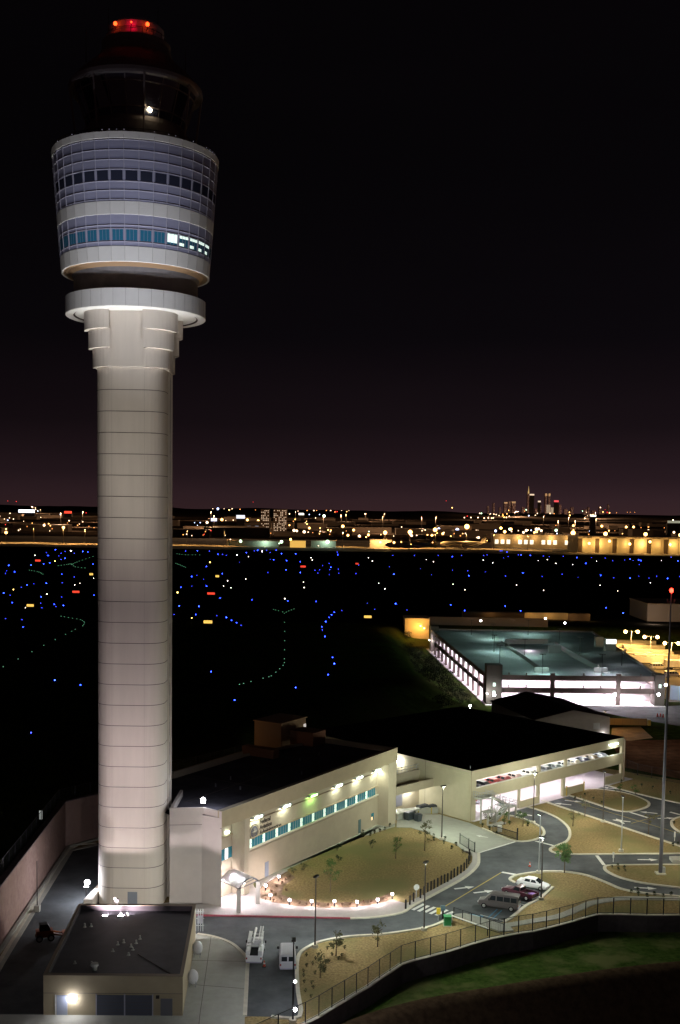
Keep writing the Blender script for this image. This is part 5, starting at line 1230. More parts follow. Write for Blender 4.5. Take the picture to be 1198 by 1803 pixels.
# stair head house with a lit top
for x, y, w_, h, lit in ((1076, 1147, 3.6, 4.2, 1), (1056, 1140, 2.6, 3.6, 0)):
    p = at(x, y, 7.7)-Vector((42.1, 309.7, 0)); o = MB().box(p.x-w_/2, p.x+w_/2, p.y, p.y+3, 7.7, 7.7+h).build('stair_house', mat('stair_pale', (.30, .32, .30), .8), deck)
    if lit: MB().box(p.x-w_/2+.1, p.x+w_/2-.1, p.y-.05, p.y-.002, 7.7+h*.62, 7.7+h*.97).build('lit_window', em('glow_white', (1, 1, .95), 2.5), o)
CG = (.62, 1, .90)
for i, (x, y, lit) in enumerate(((924, 1156, 1), (955, 1186, 1), (1021, 1152, 1), (1060, 1186, 1), (985, 1135, 1), (868, 1126, 1), (870, 1148, 1), (880, 1168, 1), (830, 1118, 1), (1095, 1172, 1), (930, 1118, 1))):
    p = at(x, y, 7.7); 
    t = thing('light_pole', 'small light pole on the roof of the far parking deck', 'light pole', p, 0, 'light poles on the far parking deck roof')
    MB().tube((0, 0, 0), (0, 0, 5.6), .10, .08, 6).build('pole', black_m, t)
    hd = MB().box(-.9, .9, -.25, .25, 5.6, 5.75).build('head', black_m, t)
    light('POINT', (0, 0, 5.3), 8000 if i in (0, 1, 3, 5, 6, 10) else 1200, CG if x < 1040 else (.85, .92, 1), hd, r=.12)
p = at(932, 1146, 7.7)-Vector((42.1, 309.7, 0)); light('POINT', (p.x, p.y, 8.7), 900, (1, .78, .92), deck, r=.2)
# wall lamps of the deck
for i, (x, y, z, r, lab) in enumerate(((870.5, 1223.5, 3.2, .42, 'bright white lamp on the dark stair block of the parking deck'), (858, 1221, 3.2, .22, 'smaller white lamp round the corner of the stair block'), (1083, 1223, 3.2, .45, 'bright white lamp on the middle column of the parking deck'),
        (1160, 1223, 3.2, .4, 'bright white lamp at the right end of the parking deck'), (1173, 1206, 6, .42, 'pale pinkish lamp just right of the parking deck'), (756, 1127, 3.0, .22, 'white lamp at the far end of the deck side wall'))):
    yy = {0: 307.0, 1: 308, 2: 308.7, 3: 307.5, 4: 306.5, 5: 424}[i]
    d = ray(x, y); p = EYEP+d*(yy/d.y)
    o = MB().sphere((0, 0, 0), r, nu=10, nv=8).build('wall_lamp', E_white); o.location = p; tag(o, lab, 'lamp')
    light('POINT', (0, -.8, 0), 500, (.95, 1, .95), o, r=.2)
# paved yard in front of the deck
mb = MB(); mb.sheet([tuple(p) for p in px([(868, 1246), (1170, 1243), (1270, 1240), (1270, 1290), (1100, 1262), (1040, 1250), (905, 1262)])], -.05); struct('deck_yard', mb, mat('yard_asphalt', (.09, .085, .095), .85, var=.3, scale=.3))
mb = MB(); mb.sheet([tuple(p) for p in px([(1078, 1281), (1128, 1279), (1150, 1299), (1110, 1304), (1076, 1303)])], -.04); struct('lot_patch', mb, mat('lot_tan', (.30, .20, .10), .9, var=.2, scale=.5))
p = at(1112, 1276); t = thing('yard_fence', 'short orange-brown board fence behind the lit tan lot', 'fence', (p.x, p.y, -.1)); MB().box(-6.5, 4, -.05, .05, 0, 1.7).build('boards', mat('board_tan', (.3, .2, .1), .9), t); MB().box(4.2, 4.9, -.4, .2, 0, 1.4).build('end_box', paint_y, t)
for k in range(6): MB().box(-6.5+k*2.05, -6.4+k*2.05, -.12, -.051, 0, 1.8).build('post', mat('post_tan', (.25, .16, .09), .9), t)
pl = thing('sodium_light_pole', 'orange yard light pole on the tan lot beside the shed', 'light pole', (66.5, 273, 0)); MB().tube((0, 0, 0), (0, 0, 5), .08).build('pole', pole_m, pl); light('POINT', (.4, 0, 4.6), 1100, (1, .55, .16), pl, r=.1)
MB().box(-.2, .5, -.15, .15, 5, 5.15).build('head', pole_m, pl); bpy.data.objects
for i, (x, y) in enumerate(((1158, 1262), (1163, 1262), (1168, 1263))):
    p = at(x, y); o = MB().tube((0, 0, 0), (0, 0, .9), .3, .12, 8).build('traffic_barrel', mat('barrel', (.4, .05, .04), .6)); o.location = p; tag(o, 'small red barrel in the row of three on the yard by the deck', 'barrel', 'red barrels by the deck')
struct('bare_ground', MB().sheet([tuple(p) for p in px([(1076, 1304), (1300, 1300), (1420, 1398), (1198, 1371), (1097, 1350)])], -.06), mat('red_soil', (.15, .075, .045), .95, var=.3, scale=.4, spec=0))
# gabled shed
sc = at(1073, 1300); el_ = height_at(sc.x, sc.y, 1262); lc = at(942, 1267, el_); ap = at(1007, 1255, el_+1.6)
rk = at(1027, 1234, el_); lk = at(905, 1237, el_); ak = at(968, 1224, el_+1.6)
mid = (lc.to_2d()+sc.to_2d())/2
bd = Vector((sc.x-lc.x, sc.y-lc.y)); back = Vector((-bd.y, bd.x)).normalized(); back = back if back.y > 0 else -back
Ls = 26.0
shd = thing('storage_shed', 'long gabled shed with grey-beige walls and a dark roof in front of the parking deck', 'shed', (lc.x, lc.y, 0))
a = Vector((0, 0)); b = bd; 
def V3(p, z): return (p.x, p.y, z)
mb = MB(); m2 = (a+b)/2
vs = [V3(a, 0), V3(b, 0), V3(b, el_), V3(m2, el_+1.9), V3(a, el_)]+[V3(p+back*Ls, z) for p, z in ((a, 0), (b, 0), (b, el_), (m2, el_+1.9), (a, el_))]
mb.add(vs, [(0, 1, 2, 3, 4), (9, 8, 7, 6, 5), (0, 4, 9, 5), (1, 6, 7, 2)]); mb.build('walls', mat('shed_wall', (.34, .30, .26), .8, var=.06, scale=.8), shd)
mb = MB(); e_ = bd.normalized()*.4; f_ = back*.4
for s0, s1 in ((a-e_, m2), (m2, b+e_)):
    z0, z1 = (el_-.15, el_+1.95) if s0 is not m2 else (el_+1.95, el_-.15)
    vs = [V3(s0-f_, z0+.05), V3(s1-f_, z1+.05), V3(s1+back*Ls+f_, z1+.05), V3(s0+back*Ls+f_, z0+.05)]
    mb.add(vs+[(x, y, z+.15) for x, y, z in vs], [(3,2,1,0),(4,5,6,7),(0,1,5,4),(1,2,6,5),(2,3,7,6),(3,0,4,7)])
mb.build('roof', mat('shed_roof', (.035, .022, .024), .95, spec=0), shd)
pn = b.lerp(a, .22)-back*.05; d_ = bd.normalized(); mb = MB(); mb.prism([pn, pn+d_*1.7, pn+d_*1.7+back*.03, pn+back*.03], 2.4, 3.9); mb.build('vent_window', mat('vent_pale', (.45, .45, .42), .6), shd)
pn = b.lerp(a, .08)-back*.2; o = MB().sphere((pn.x, pn.y, 1.1), .14).build('wall_lamp', E_white, shd); light('POINT', (pn.x, pn.y-.4, 1.3), 60, (.95, .95, 1), shd, r=.1)
light('POINT', (b.x+6, b.y-14, 10), 700, (1, .92, .8), shd, r=.2)
pn = a+back*Ls*.6; o = MB().box(-1.6, 1.6, -1, 1, 0, 3.2).build('white_trailer', mat('trailer_white', (.55, .55, .55), .5)); p = at(898, 1252); o.location = (p.x, p.y, 0); o.rotation_euler = (0, 0, .3); tag(o, 'white box trailer parked beside the left end of the shed', 'trailer')
# sodium-lit yard at the right
mb = MB(); mb.sheet([(96, 318), (340, 318), (340, 440), (103, 440)], -.08); struct('freight_yard', mb, mat('freight_ground', (.16, .14, .11), .9, var=.25, scale=.1))
for i, (x, y) in enumerate(((1111, 1152), (1145, 1163), (1181, 1176), (1216, 1190))):
    p = at(x, y); t = thing('twin_light_pole', 'tall pole with two glowing orange lamps in the freight yard, %s from the left' % ('first', 'second', 'third', 'fourth')[i], 'light pole', p, 0, 'twin orange light poles in the freight yard')
    MB().tube((0, 0, 0), (0, 0, 9.0), .14, .1, 8).build('pole', pole_light, t); MB().bar((-2.3, 0, 9.0), (2.3, 0, 9.0), .05, .05).build('crossarm', pole_light, t)
    for s_ in (-1, 1):
        o = MB().sphere((s_*2.4, 0, 8.8), .62, nu=10, nv=8).build('lamp', em('yard_sodium', (1, .6, .24), 14), t); light('POINT', (s_*2.4, -.9, 8.4), 7000, (1, .56, .16), o, r=.3)
random.seed(5)
stm = mat('trailer_pale', (.62, .58, .48), .7, var=.1, scale=.6)
k = 0
tr0 = None
for x, y, L_, h in ((1104, 1141, 16, 2.4), (1128, 1141, 12, 2.2), (1105, 1148, 14, 2.4), (1130, 1150, 15, 2.4), (1151, 1150, 8, 2.4), (1112, 1156, 13, 2.0), (1140, 1158, 16, 2.4), (1166, 1160, 8, 1.8), (1120, 1162, 12, 2.0), (1150, 1166, 14, 2.0), (1176, 1168, 9, 2.2), (1135, 1170, 13, 2.2), (1190, 1178, 8, 2.4)):
    p = at(x, y)
    t = thing('freight_trailer', 'pale freight trailer in the rows under the orange lamps at the right', 'trailer', (p.x, p.y, -.08), rad(random.uniform(-4, 4)), 'pale trailers under the orange yard lamps')
    MB().box(-L_/2, L_/2, -1.25, 1.25, .9, .9+h).build('box', stm, t); MB().box(-L_/2+.3, L_/2-.3, -1.1, 1.1, .5, .898).build('chassis', black_m, t)
    for wx in (-L_/2+1.2, -L_/2+2.3, L_/2-2): MB().tube((wx, -1.2, .45), (wx, 1.2, .45), .45, .45, 10).build('wheel', rubber, t)
p = at(1186, 1136); bg_ = thing('white_warehouse', 'plain pale warehouse building cut by the right edge of the picture behind the mast', 'building', (p.x, p.y+30, -.1)); MB().box(-3, 30, 0, 30, 0, 14.5).build('walls', mat('ware_wall', (.26, .22, .19), .8), bg_); MB().box(-3.2, 30.2, -.2, 30.2, 14.502, 15).build('roof_edge', cap_m, bg_)
light('POINT', (-4, -14, 9), 3000, (1, .72, .5), bg_, r=.3)
for i, (x, y, s_) in enumerate(((1185, 1192, 1), (1160, 1178, 1))):
    p = at(x, y); car('van', (p.x, p.y, 0), rad(10), 'dim pale van parked beside the freight yard, %s one' % ('right', 'left')[i], paintm('paint_cream', (.6, .55, .42)), 'van', 'parked_van', 'pale vans by the freight yard')
p = at(1186, 1232); t = thing('bluish_wall_panel', 'pale bluish sloping ramp wall right of the mast', 'wall', (p.x, p.y, 0), rad(-35)); MB().box(-1, 14, -.2, .2, 0, 4.2).build('panel', mat('panel_blue', (.30, .36, .42), .7), t)
light('POINT', (2, -4, 5), 500, (.75, .9, 1), t, r=.2)
# orange-lit building past the far left corner of the deck, and its long low wall
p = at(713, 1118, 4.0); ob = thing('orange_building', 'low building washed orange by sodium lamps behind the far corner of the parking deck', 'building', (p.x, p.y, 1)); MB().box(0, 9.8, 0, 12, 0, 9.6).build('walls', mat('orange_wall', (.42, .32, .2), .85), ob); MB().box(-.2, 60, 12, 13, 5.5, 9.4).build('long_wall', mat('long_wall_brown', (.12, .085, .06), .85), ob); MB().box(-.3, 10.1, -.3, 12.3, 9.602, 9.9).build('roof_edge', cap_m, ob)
for i, (x, y) in enumerate(((741, 1102), (747, 1106))):
    d = ray(x, y); q = EYEP+d*((p.y-2)/d.y); o = MB().sphere((0, 0, 0), .35).build('wall_lamp', E_sodium, ob); o.location = (q.x-p.x, q.y-p.y, q.z-1); light('POINT', (-1.0, -1.2, 0), 1200, (1, .55, .12), o, r=.2)
light('POINT', (4, -5, 8), 1200, (1, .55, .12), ob, r=.2)
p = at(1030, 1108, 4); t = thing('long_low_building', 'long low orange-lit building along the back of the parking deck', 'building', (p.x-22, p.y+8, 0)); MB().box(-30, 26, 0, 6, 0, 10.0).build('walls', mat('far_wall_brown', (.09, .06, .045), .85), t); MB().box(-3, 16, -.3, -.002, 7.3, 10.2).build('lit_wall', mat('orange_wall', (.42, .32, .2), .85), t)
for x in (-18, 0, 8, 18, 26): light('POINT', (x, -3, 9.6), 250, (1, .6, .2), t, r=.2)
for k, (x, y, e) in enumerate(((961, 1089, 0), (995, 1097, 0), (847, 1093, 1))):
    d = ray(x, y); q = EYEP+d*(440/d.y); o = MB().sphere((0, 0, 0), .35).build('white_lamp', E_white); o.location = q; tag(o, ('small white lamp above the long low building', 'small white lamp at the right of the long low building', 'small white lamp above the dark back edge of the parking deck')[k], 'lamp')
d = ray(828, 1243); q = at(828, 1243, 2); o = MB().tube((0, 0, 0), (0, 0, 1.2), .12, .12, 8).sphere((0, 0, 1.25), .3, 0, 8, 6).build('path_lamp', E_white); o.location = (q.x, q.y, .8); tag(o, 'single small white lamp on the dark slope above the black garage roof', 'lamp')
# ------------------------------------------------------------------ airfield lights
AZ = 6.9
def far_pt(x, y, lift=0.0):
    """ground point on the far terrain (airfield, then rising woods) below the sight line"""
    d = ray(x, y); t_ = 60.0
    def gz(Y): return AZ if Y < 6000 else AZ+(min(Y, 9000)-6000)*.0125
    Y = 300.0
    while Y < 9000:
        p = EYEP+d*(Y/d.y)
        if p.z-lift <= gz(Y): return Vector((p.x, Y, gz(Y))), Y
        Y *= 1.01
    Y = 9000.0; p = EYEP+d*(Y/d.y); return Vector((p.x, Y, p.z-lift)), Y
protos = {}
def dot(kind, x, y, r, m, label, cat, group, name, hh=.35):
    p = at(x, y, AZ+hh); D = p.y
    rr = max(.12, r*D/FPX)
    if kind not in protos:
        o = MB().tube((0, 0, -hh/1.0), (0, 0, 0), .05, .05, 5, 1).sphere((0, 0, 0), 1.0, nu=8, nv=6).build(name, [m, black_m]); protos[kind] = o
        tag(o, label, cat, group); c = o
    else: c = dup(protos[kind])
    c.location = p; c.scale = (rr,)*3
    return c
blue = """98 968 1 115 971 .8 82 973 .7 85 978 1 104 979 .7 108 974 .8 115 983 1.2 108 985 .9 55 995 1.2 88 991 1 77 993 1 16 995.5 1.3 12 1005 .7 10 1010 .9 26 1007 1.2 146 971 1.2 155 972 1 131 974 .8 164 993 1 109 1011 1 131 1016 .9 38 1034 .9 48 1030 1.1 60 1028 .7 82 1027 1.3 110 1026 .8 7 1044 1.3 18 1048 .8 22 1061 1.2 73 1051 1.2 72 1062 .9 74 1070 .8 96 1064 1.1 99 1068 .8 112 1066 1.3 109 1051 .7 166 1048 1 41 1104 1.1 39 1091 .6 97 1197.5 2.0 142 1206 1.8 55 1290 .7 10 1089 .6
327 970 .9 348 970 1 369 970 .9 384 976 1 392 976 .9 399 978 .8 448 970 .8 454 969 1.2 470 969 .9 476 973 .7 487 969 1 434 973 1 496 975 1.1 521 975 1.2 476 985 .6 482 985.5 1.1 505 987 1.2 529 989 1 364 997 1.1 504 1003 1.2 529 1008 1.2 555 1004 .8 563 1003 .8 568 996 .7 580 992 .8 583 999 1.1 581 1003 .8 560 1009 .8 392 1010 1 338 1015 1.3 347 1013 .7 359 1020 .6 319 1034 1 338 1032 .7 364 1032 1.2 388 1053 1.1 444 1056 1 507 1058 1.1 557 1059 1 316 1067 1.5 350.5 1067.5 1.6 345 1082 1.3 307 1082 .7 382 1084 .9 399 1087 1.6 408 1092 1.2 417 1096.5 1.3 425 1101 .7 589 1078 1.1 584 1082.5 1.3 580 1087 1 574 1094.5 1.5 567 1103.5 1.2 568 1109 .8 572.5 1120.5 1.4 586 1157.5 1.3 589 1168.5 1.9 578 1188 1.4 521 1210.5 1.4 413.5 1232.5 1.1 372 1182.5 1.5 472 1008 .8 580 1012 .5 422 990 .6 594 972 .9
595 977 1 692 978 .8 730 978 .9 772 978 .8 797 980 1 813 978 .9 852 978 .8 858 977 .8 881 970 .9 893 972 1 895 980 .7 686 998 .7 741 1001 .6 797 1004 .8 824 1005 .9 855 1007 .6 627 1010 .9 694 1011 1.4 760 1012 .7 826 1013.5 1.2 890 1014 .8 697 1063 1.6 647 1062 .6 660 1073 .8 717 1074 .8 794 1065 1.2 818.5 1075 1.4 890 1067 1.3 602 1075 .6 632 995 .8 596 1002 .9 597 1009 .8
947 962 .8 913 977 .9 918 977 1.1 934 978 1 957 979 .8 992 979.5 .8 967.5 980 .6 1016 981.5 1 1032 992 1.2 1042 982 .6 1066 982.5 .7 1079 987 .8 1100 986 .7 1110 984.5 1.2 1115 987 .7 1125 986 1.1 1129 987 1.1 1126 994 .6 1182 981 .9 1194 987.5 1.2 921 1009 1.1 955 1015 .8 990 1011 .9 1018 1016.5 .6 1058 1013 1.1 1081 1017.5 .9 1110 1018 1.4 1125 1014.5 .6 1143 1018 .7 1156.5 1014.5 .9 1176 1018.5 1.5 890.5 1014.5 .8 1197 1015 .7 1067.5 1070 1.3 1097.5 1079.5 1.4 917 1075.5 1.4 887 982 .6 1013 962 .7 939 963 .6 884 970 .9"""
v = [float(t) for t in blue.split()]
for i in range(0, len(v), 3):
    big = v[i+2] >= .95
    dot('b1' if big else 'b0', v[i], v[i+1], v[i+2]*.52, E_blue if big else E_blue_dim, ('bright blue taxiway edge light low on the dark airfield' if big else 'faint blue taxiway edge light low on the dark airfield'), 'taxiway light', 'bright blue taxiway lights' if big else 'faint blue taxiway lights', 'taxiway_light')
gpts = []
def gline(pts, n):
    P = curve([(a, b) for a, b in pts], k=12); m = len(P)-1
    for i in range(n): gpts.append(P[int(i/(n-1)*m)])
gline([(103, 996), (118, 994), (126, 993), (133, 998), (150, 1000)], 13); gline([(126, 994), (140, 988), (164, 980)], 9); gline([(52, 1004), (68, 1007), (76, 1011)], 8); gline([(108, 1085), (125, 1088), (142, 1091), (149, 1096), (146, 1102)], 11)
gline([(133, 1108), (118, 1116), (86, 1132), (50, 1151), (6, 1174)], 8); gline([(482, 1073), (490, 1075), (502, 1078), (510, 1075), (518, 1072)], 8); gline([(501, 1080), (501.5, 1107), (501.5, 1135), (501, 1160), (500, 1170), (490, 1180), (478, 1190), (468, 1193), (435, 1202), (422, 1205)], 16); gline([(310, 992), (318, 995), (327, 999)], 7); gline([(312, 975), (330, 977), (352, 977)], 8)
for p in gpts: dot('g', p.x, p.y, .45, E_greendot, 'tiny green taxiway centreline light in a curving dotted line', 'taxiway light', 'green taxiway centreline lights', 'centreline_light', .1)
wp = """62 977.5 .9 132 1030 .9 141 1027 .7 83 1046 1.2 45 1070 .9 165 1018 .8 401 1022.5 1.1 433 1019.5 1 394 1032 .9 407 1035 .8 536 1034.5 1.2 534.5 1025 .8 438 980 .9 548 982 .9 550 986 .9 502 1054 1.3 649 982 .8 656 988 1 667 1027 .9 678 1037 1.1 751 985 .7 763.5 989 .9 798 1028.5 1 819 1038.5 1 851 986 .8 868 991 .9 910 1030 1 957.5 1039.5 1 979 992 1 1009 994 .8 1051 988 .7 1057 1030.5 .9 1088 1040.5 .8 1145.5 1026 .8 964 985.5 .8 948 987 .7 1165 987 .6"""
v = [float(t) for t in wp.split()]
for i in range(0, len(v), 3): dot('w', v[i], v[i+1], v[i+2]*.55, em('runway_white', (1, .78, .62), 14), 'small warm white runway light low on the dark airfield', 'runway light', 'warm white runway lights', 'runway_light')
for x, y, r, lab in ((97, 988, 1.6, 'yellow lamp amid blue lights on the left airfield, upper of two'), (24, 1038, 1.7, 'yellow lamp amid blue lights at the far left airfield, lower of two'), (370, 990, 2.0, 'big yellow lamp on the airfield just right of the tower, upper one'), (313, 1043, 2.6, 'biggest yellow lamp on the airfield touching the tower edge'), (338, 1088, 1.6, 'yellow lamp left of the bright amber sign right of the tower'), (125, 970, 1.8, 'white lamp cluster on the airfield left of the tower'), (462, 971, 1.4, 'small pinkish white lamp near the far airfield edge'), (418, 977, 1.5, 'small creamy lamp near the far airfield edge')):
    p = at(x, y, AZ+3); o = MB().tube((0, 0, -3), (0, 0, 0), .08, m=1).sphere((0, 0, 0), r*.5*p.y/FPX).build('airfield_lamp', [em('lamp_yellow', (1, .60, .14), 10) if 'yellow' in lab else E_pink, black_m]); o.location = p; tag(o, lab, 'lamp')
for x, y, wpx, hpx, m, lab in ((67, 987, 9, 3, E_redsign, 'small red lit sign among blue lights at the upper left of the airfield'), (134, 1042, 12, 3.5, E_redsign, 'red lit sign on the airfield just left of the tower'), (53.5, 1066, 12, 4, E_amber, 'amber lit sign low on the left airfield'), (161, 1011, 6, 3.5, E_amber, 'small amber lit sign touching the tower left edge'),
      (372, 1045, 13, 3.5, E_redsign, 'red lit sign on the airfield right of the tower'), (383, 1014.5, 6, 3.5, E_amber, 'small amber lit sign above the red one right of the tower'), (366.5, 1095, 15, 5, E_amber, 'largest amber lit sign on the airfield right of the tower'), (534, 997.5, 9, 3, E_redsign, 'small red lit sign in the middle of the airfield'), (648, 1086, 13, 4, E_amber, 'amber lit sign in front of the dark hillside left of the deck'), (629, 992.5, 5, 2.5, E_redsign, 'tiny red lit sign beside a blue light in the middle distance')):
    p = at(x, y, AZ+.8); k = p.y/FPX; t = thing('airfield_sign', lab, 'airfield sign', (p.x, p.y, AZ)); MB().box(-wpx/2*k, wpx/2*k, -.15, .15, .8-hpx/2*k, .8+hpx/2*k).build('panel', m, t)
    MB().box(-wpx/2*k+.1, -wpx/2*k+.2, -.05, .05, -.1, .8-hpx/2*k-.002).build('leg', black_m, t); MB().box(wpx/2*k-.2, wpx/2*k-.1, -.05, .05, -.1, .8-hpx/2*k-.002).build('leg', black_m, t)
    mbk = MB()
    for j in (1, 2, 3, 4): xx = -wpx/2*k+wpx*k*j/5; mbk.box(xx-.08*k*2, xx+.08*k*2, -.18, -.152, .8-hpx*.3*k, .8+hpx*.3*k)
    mbk.build('stripes', mat('sign_dark', (.05, .02, .01), .8), t)
# ------------------------------------------------------------------ far apron, terminal and town
struct('apron', MB().sheet([(-900, 1262), (1100, 1272), (1100, 1760), (-900, 1700)], AZ+.1), mat('apron_concrete', (.30, .25, .19), .9, var=.4, scale=.012, detail=8))
far_m = {'s': em('far_sodium', (1, .48, .13), 9), 'w': em('far_white', (1, .66, .40), 4.5), 'b': em('far_bluewhite', (.50, .60, 1), 5), 'o': em('far_orange', (1, .34, .08), 3.2), 'r': em('far_red', (1, .03, .03), 3), 'g': em('far_green', (.6, 1, .6), 7)}
far_lab = {'s': 'amber street lamp glowing in the distant belt of town and apron lights', 'w': 'warm white lamp glowing in the distant belt of town lights', 'b': 'bluish white lamp glowing in the distant belt of town lights', 'o': 'orange lamp glowing in the distant belt of town lights', 'r': 'small red lamp in the distant belt of town lights', 'g': 'greenish white floodlight in the distant belt of lights'}
fproto = {}
def flamp(x, y, r, k, lift=12.0):
    p, D = far_pt(x, y, lift); rr = max(.3, r*D/FPX*(.62 if r < 1.9 else 1.0 if r < 2.4 else .95))
    if k not in fproto:
        o = MB().sphere((0, 0, 0), 1, nu=8, nv=6).build('distant_lamp', [far_m[k], black_m]); fproto[k] = o; tag(o, far_lab[k], 'lamp', k and {'s': 'distant amber lamps', 'w': 'distant warm white lamps', 'b': 'distant bluish white lamps', 'o': 'distant orange lamps', 'r': 'distant red lamps', 'g': 'distant greenish lamps'}[k]); c = o
    else: c = dup(fproto[k])
    c.location = p+Vector((0, 0, lift)); c.scale = (rr,)*3; return c
fl = """11 938 2.6 s 0 909 1.2 w 18 904 1.6 w 8 914 1.2 w 14 916 1.6 b 17 912 1.2 w 24 914 1.4 w 29 924 .8 w 10 924 1.2 r 14 882 .8 r 29 883 1 r 33 934 1.6 w 36 932 1.2 w 48 927 1 o 67 900 1 b 42 918 .9 w 57 921 .8 s 72 911 1 w 78 925 2 w 79 922 1.2 o 86 922 1.4 s 89 926 1.3 s 92 931 1.2 o 88 935 1.2 w 112 929 2.6 s 122 917 1.8 w 119 921 .9 o 137 925 1.5 o 140 923 1 w 146 919 1.4 w 150 936 1.7 s 157 927 1 o 166 929 1.2 o 106 906 .8 b 152 903 1 r 125 901 .8 r
323 941.5 1.5 o 329 941 1.4 w 338 943.5 1.2 w 358 942 1 o 397 943 1 w 406 950 1.5 w 343 920.5 1 b 348 925 1 b 353 920.5 1.3 b 365 920 2.2 w 391 915 2.4 s 398 916.5 1 w 411 916 1.4 w 436 915.5 2 s 455 917 2 s 375 896 1 w 384 896 1.9 b 395 896 .8 w 404 898 1.7 s 409 896 1.3 w 423 897 1.3 o 450 898 .8 o 446 884 .6 r 362 936 1.3 o 372 934.5 1.2 r 360 941 1 r 477 939 1.2 o 476 931 1 o
510 905 1.5 w 525 900 1 w 528 905 1.2 w 534 905 1.2 w 541 899 1.3 o 553 899 1.5 w 558 899 1 o 545 906 1.2 b 556 912 1.2 w 563 906 1.2 b 571 908.5 2.2 g 575 899 1.2 o 582 899 1 w 591 901 1.3 r 594 901 1.2 r 520 914.5 1.4 s 517 918 1.2 o 538 921 1.4 w 541 923 1.6 s 540 918 1 s 545 930 1.9 s 510 925 1.8 s 518 934 2.5 w 523 935 2 w 536 936.5 2.6 w 543 937 1.5 w 551 938 1 o 564 930 1.4 s 564 936 1.5 w 578 933 1.8 s 582 936 1.4 w 588 931 1.8 s 581 941 1.2 o 563 940 1.2 s
512 950 2 s 496 954 2.6 g 424 953 2.4 g 577 954 3.2 g 561 961 1.3 w 492 957 1.6 g
583 934 1.6 s 587 931.5 1.7 s 604 927 2.6 s 612 932 1.4 s 610 935 1 o 623 933.5 2 s 613 943 2 s 604 938 1.2 g 633 944 2.2 w 635 946 1.4 o 650 936 1.3 g 649 942 2 s 645 946 1.8 s 671 941.5 1.2 s 678.5 938 3.4 s 693.5 944 1.3 w 707.5 928 1.4 w 722.5 937 4 s 725 943 2 w 734 943 1.5 w 743.5 934.5 1.6 w 749 933.5 1.5 w 753 942 1.7 s 761 943 2 s 766.5 933 3.6 s 773 931.5 2.2 b 770 939 1.4 s 780 940 2 s 782 937.5 1.4 w 794 944 1.6 s 805.5 933 3 b 800 940 1.3 o 811 943.5 1.6 o 815 939.5 1.2 s 822.5 927.5 4.4 s 820 939.5 1.6 w 839 934 1.6 w 842 934.5 1.7 w 820 931 1 o 873 935 2 b 882 930 2 s 889 936.5 2 s 898 932 2 g 843 946.5 2 w 840 946.5 1.5 w 852 947 1.4 s 858 952 1.2 s 670 955 2 s 694 955.5 2 s 707 954.5 1.6 s 724 959 1.2 s 762 955.5 1.4 s 583 899 1 w 590 901.5 1.3 o 602 899.5 1.3 w 611 901 1 s 614.5 899.5 1.3 w 656 901 .6 r 796.5 894 1.4 s 786 882 .7 r 818 911.5 1.5 w 823 909 1.2 r 829.5 911.5 1.6 w 842 911.5 1.6 w 845 904 1.5 w 848 904 1.4 g 853 912.5 1.6 w 860 912 1.6 w 866 912.5 1.6 w 869 912 1.6 w 864 904.5 1.2 w 870 905.5 1.4 w 874 906 1.4 w 879 908 1.3 w 885 909 1.2 o 888 911 1.5 s 892 911.5 1.2 w 885.5 905.5 1.2 o 896 898.5 1 s
882.5 930 2.2 s 889 936.5 2.6 s 900 932 2.2 s 901 936 1.6 w 913 934.5 1.2 w 922 937.5 2 w 927 934 2.2 w 930 933.5 1.5 w 935.5 934 1.8 b 942 938 2.4 s 945 932 2.8 w 949 931.5 2 w 953.5 934.5 2 w 946 937 1.8 s 979 925 1.2 o 979.5 934 2.2 g 981 939.5 1.6 b 1010 925.5 1.9 s 1010 933 1.4 s 1009.5 938.5 4.2 s 1038 935 .9 b 1037 941 1.4 o 1042 926 .7 r 1060 926.5 2 s 1072.5 934.5 1.8 s 1066.5 940 3.6 s 1083 934.5 .8 o 1096.5 940 1.1 s 1103 928 1.9 s 1116 928 1.9 s 1129 929 1 o 1142 928 1.8 o 1142 935 2.8 w 1137 941 3.4 s 1170 929.5 1 o 1187 937.5 2 w 1187 933 1.6 w 1198 942 3 s
893 905 1 s 897 909 1.4 w 886 907 1 s 888 911 1.3 s 892 911 1.3 s 909 900.5 1.3 w 924 900 1.2 o 927 897.5 1.4 g 935 901.5 1.4 o 938 901 1.2 w 943 907.5 1.2 w 946.5 904 1.3 w 939 902.5 1.3 g 931.5 908 1.5 b 969 904 1.5 w 976 904.5 1.2 o 981.5 903 1.6 s 979 904 1.2 s 1003 902 1.3 s 1003.5 907.5 1.7 s 1044 908 2.2 s 1040 907 1.6 w 1057.5 893.5 1.5 w 1066 897.5 .6 r 1062 901.5 1.3 s 1069.5 902 1.3 r 1073.5 903 1.5 s 1033 902 1 w 1026 900 1 g 1086 903 .9 o 1105 902 .7 o 1110 902 .7 o 1118 902 .7 o"""
tk = fl.split()
for i in range(0, len(tk), 4): flamp(float(tk[i]), float(tk[i+1]), float(tk[i+2]), tk[i+3])
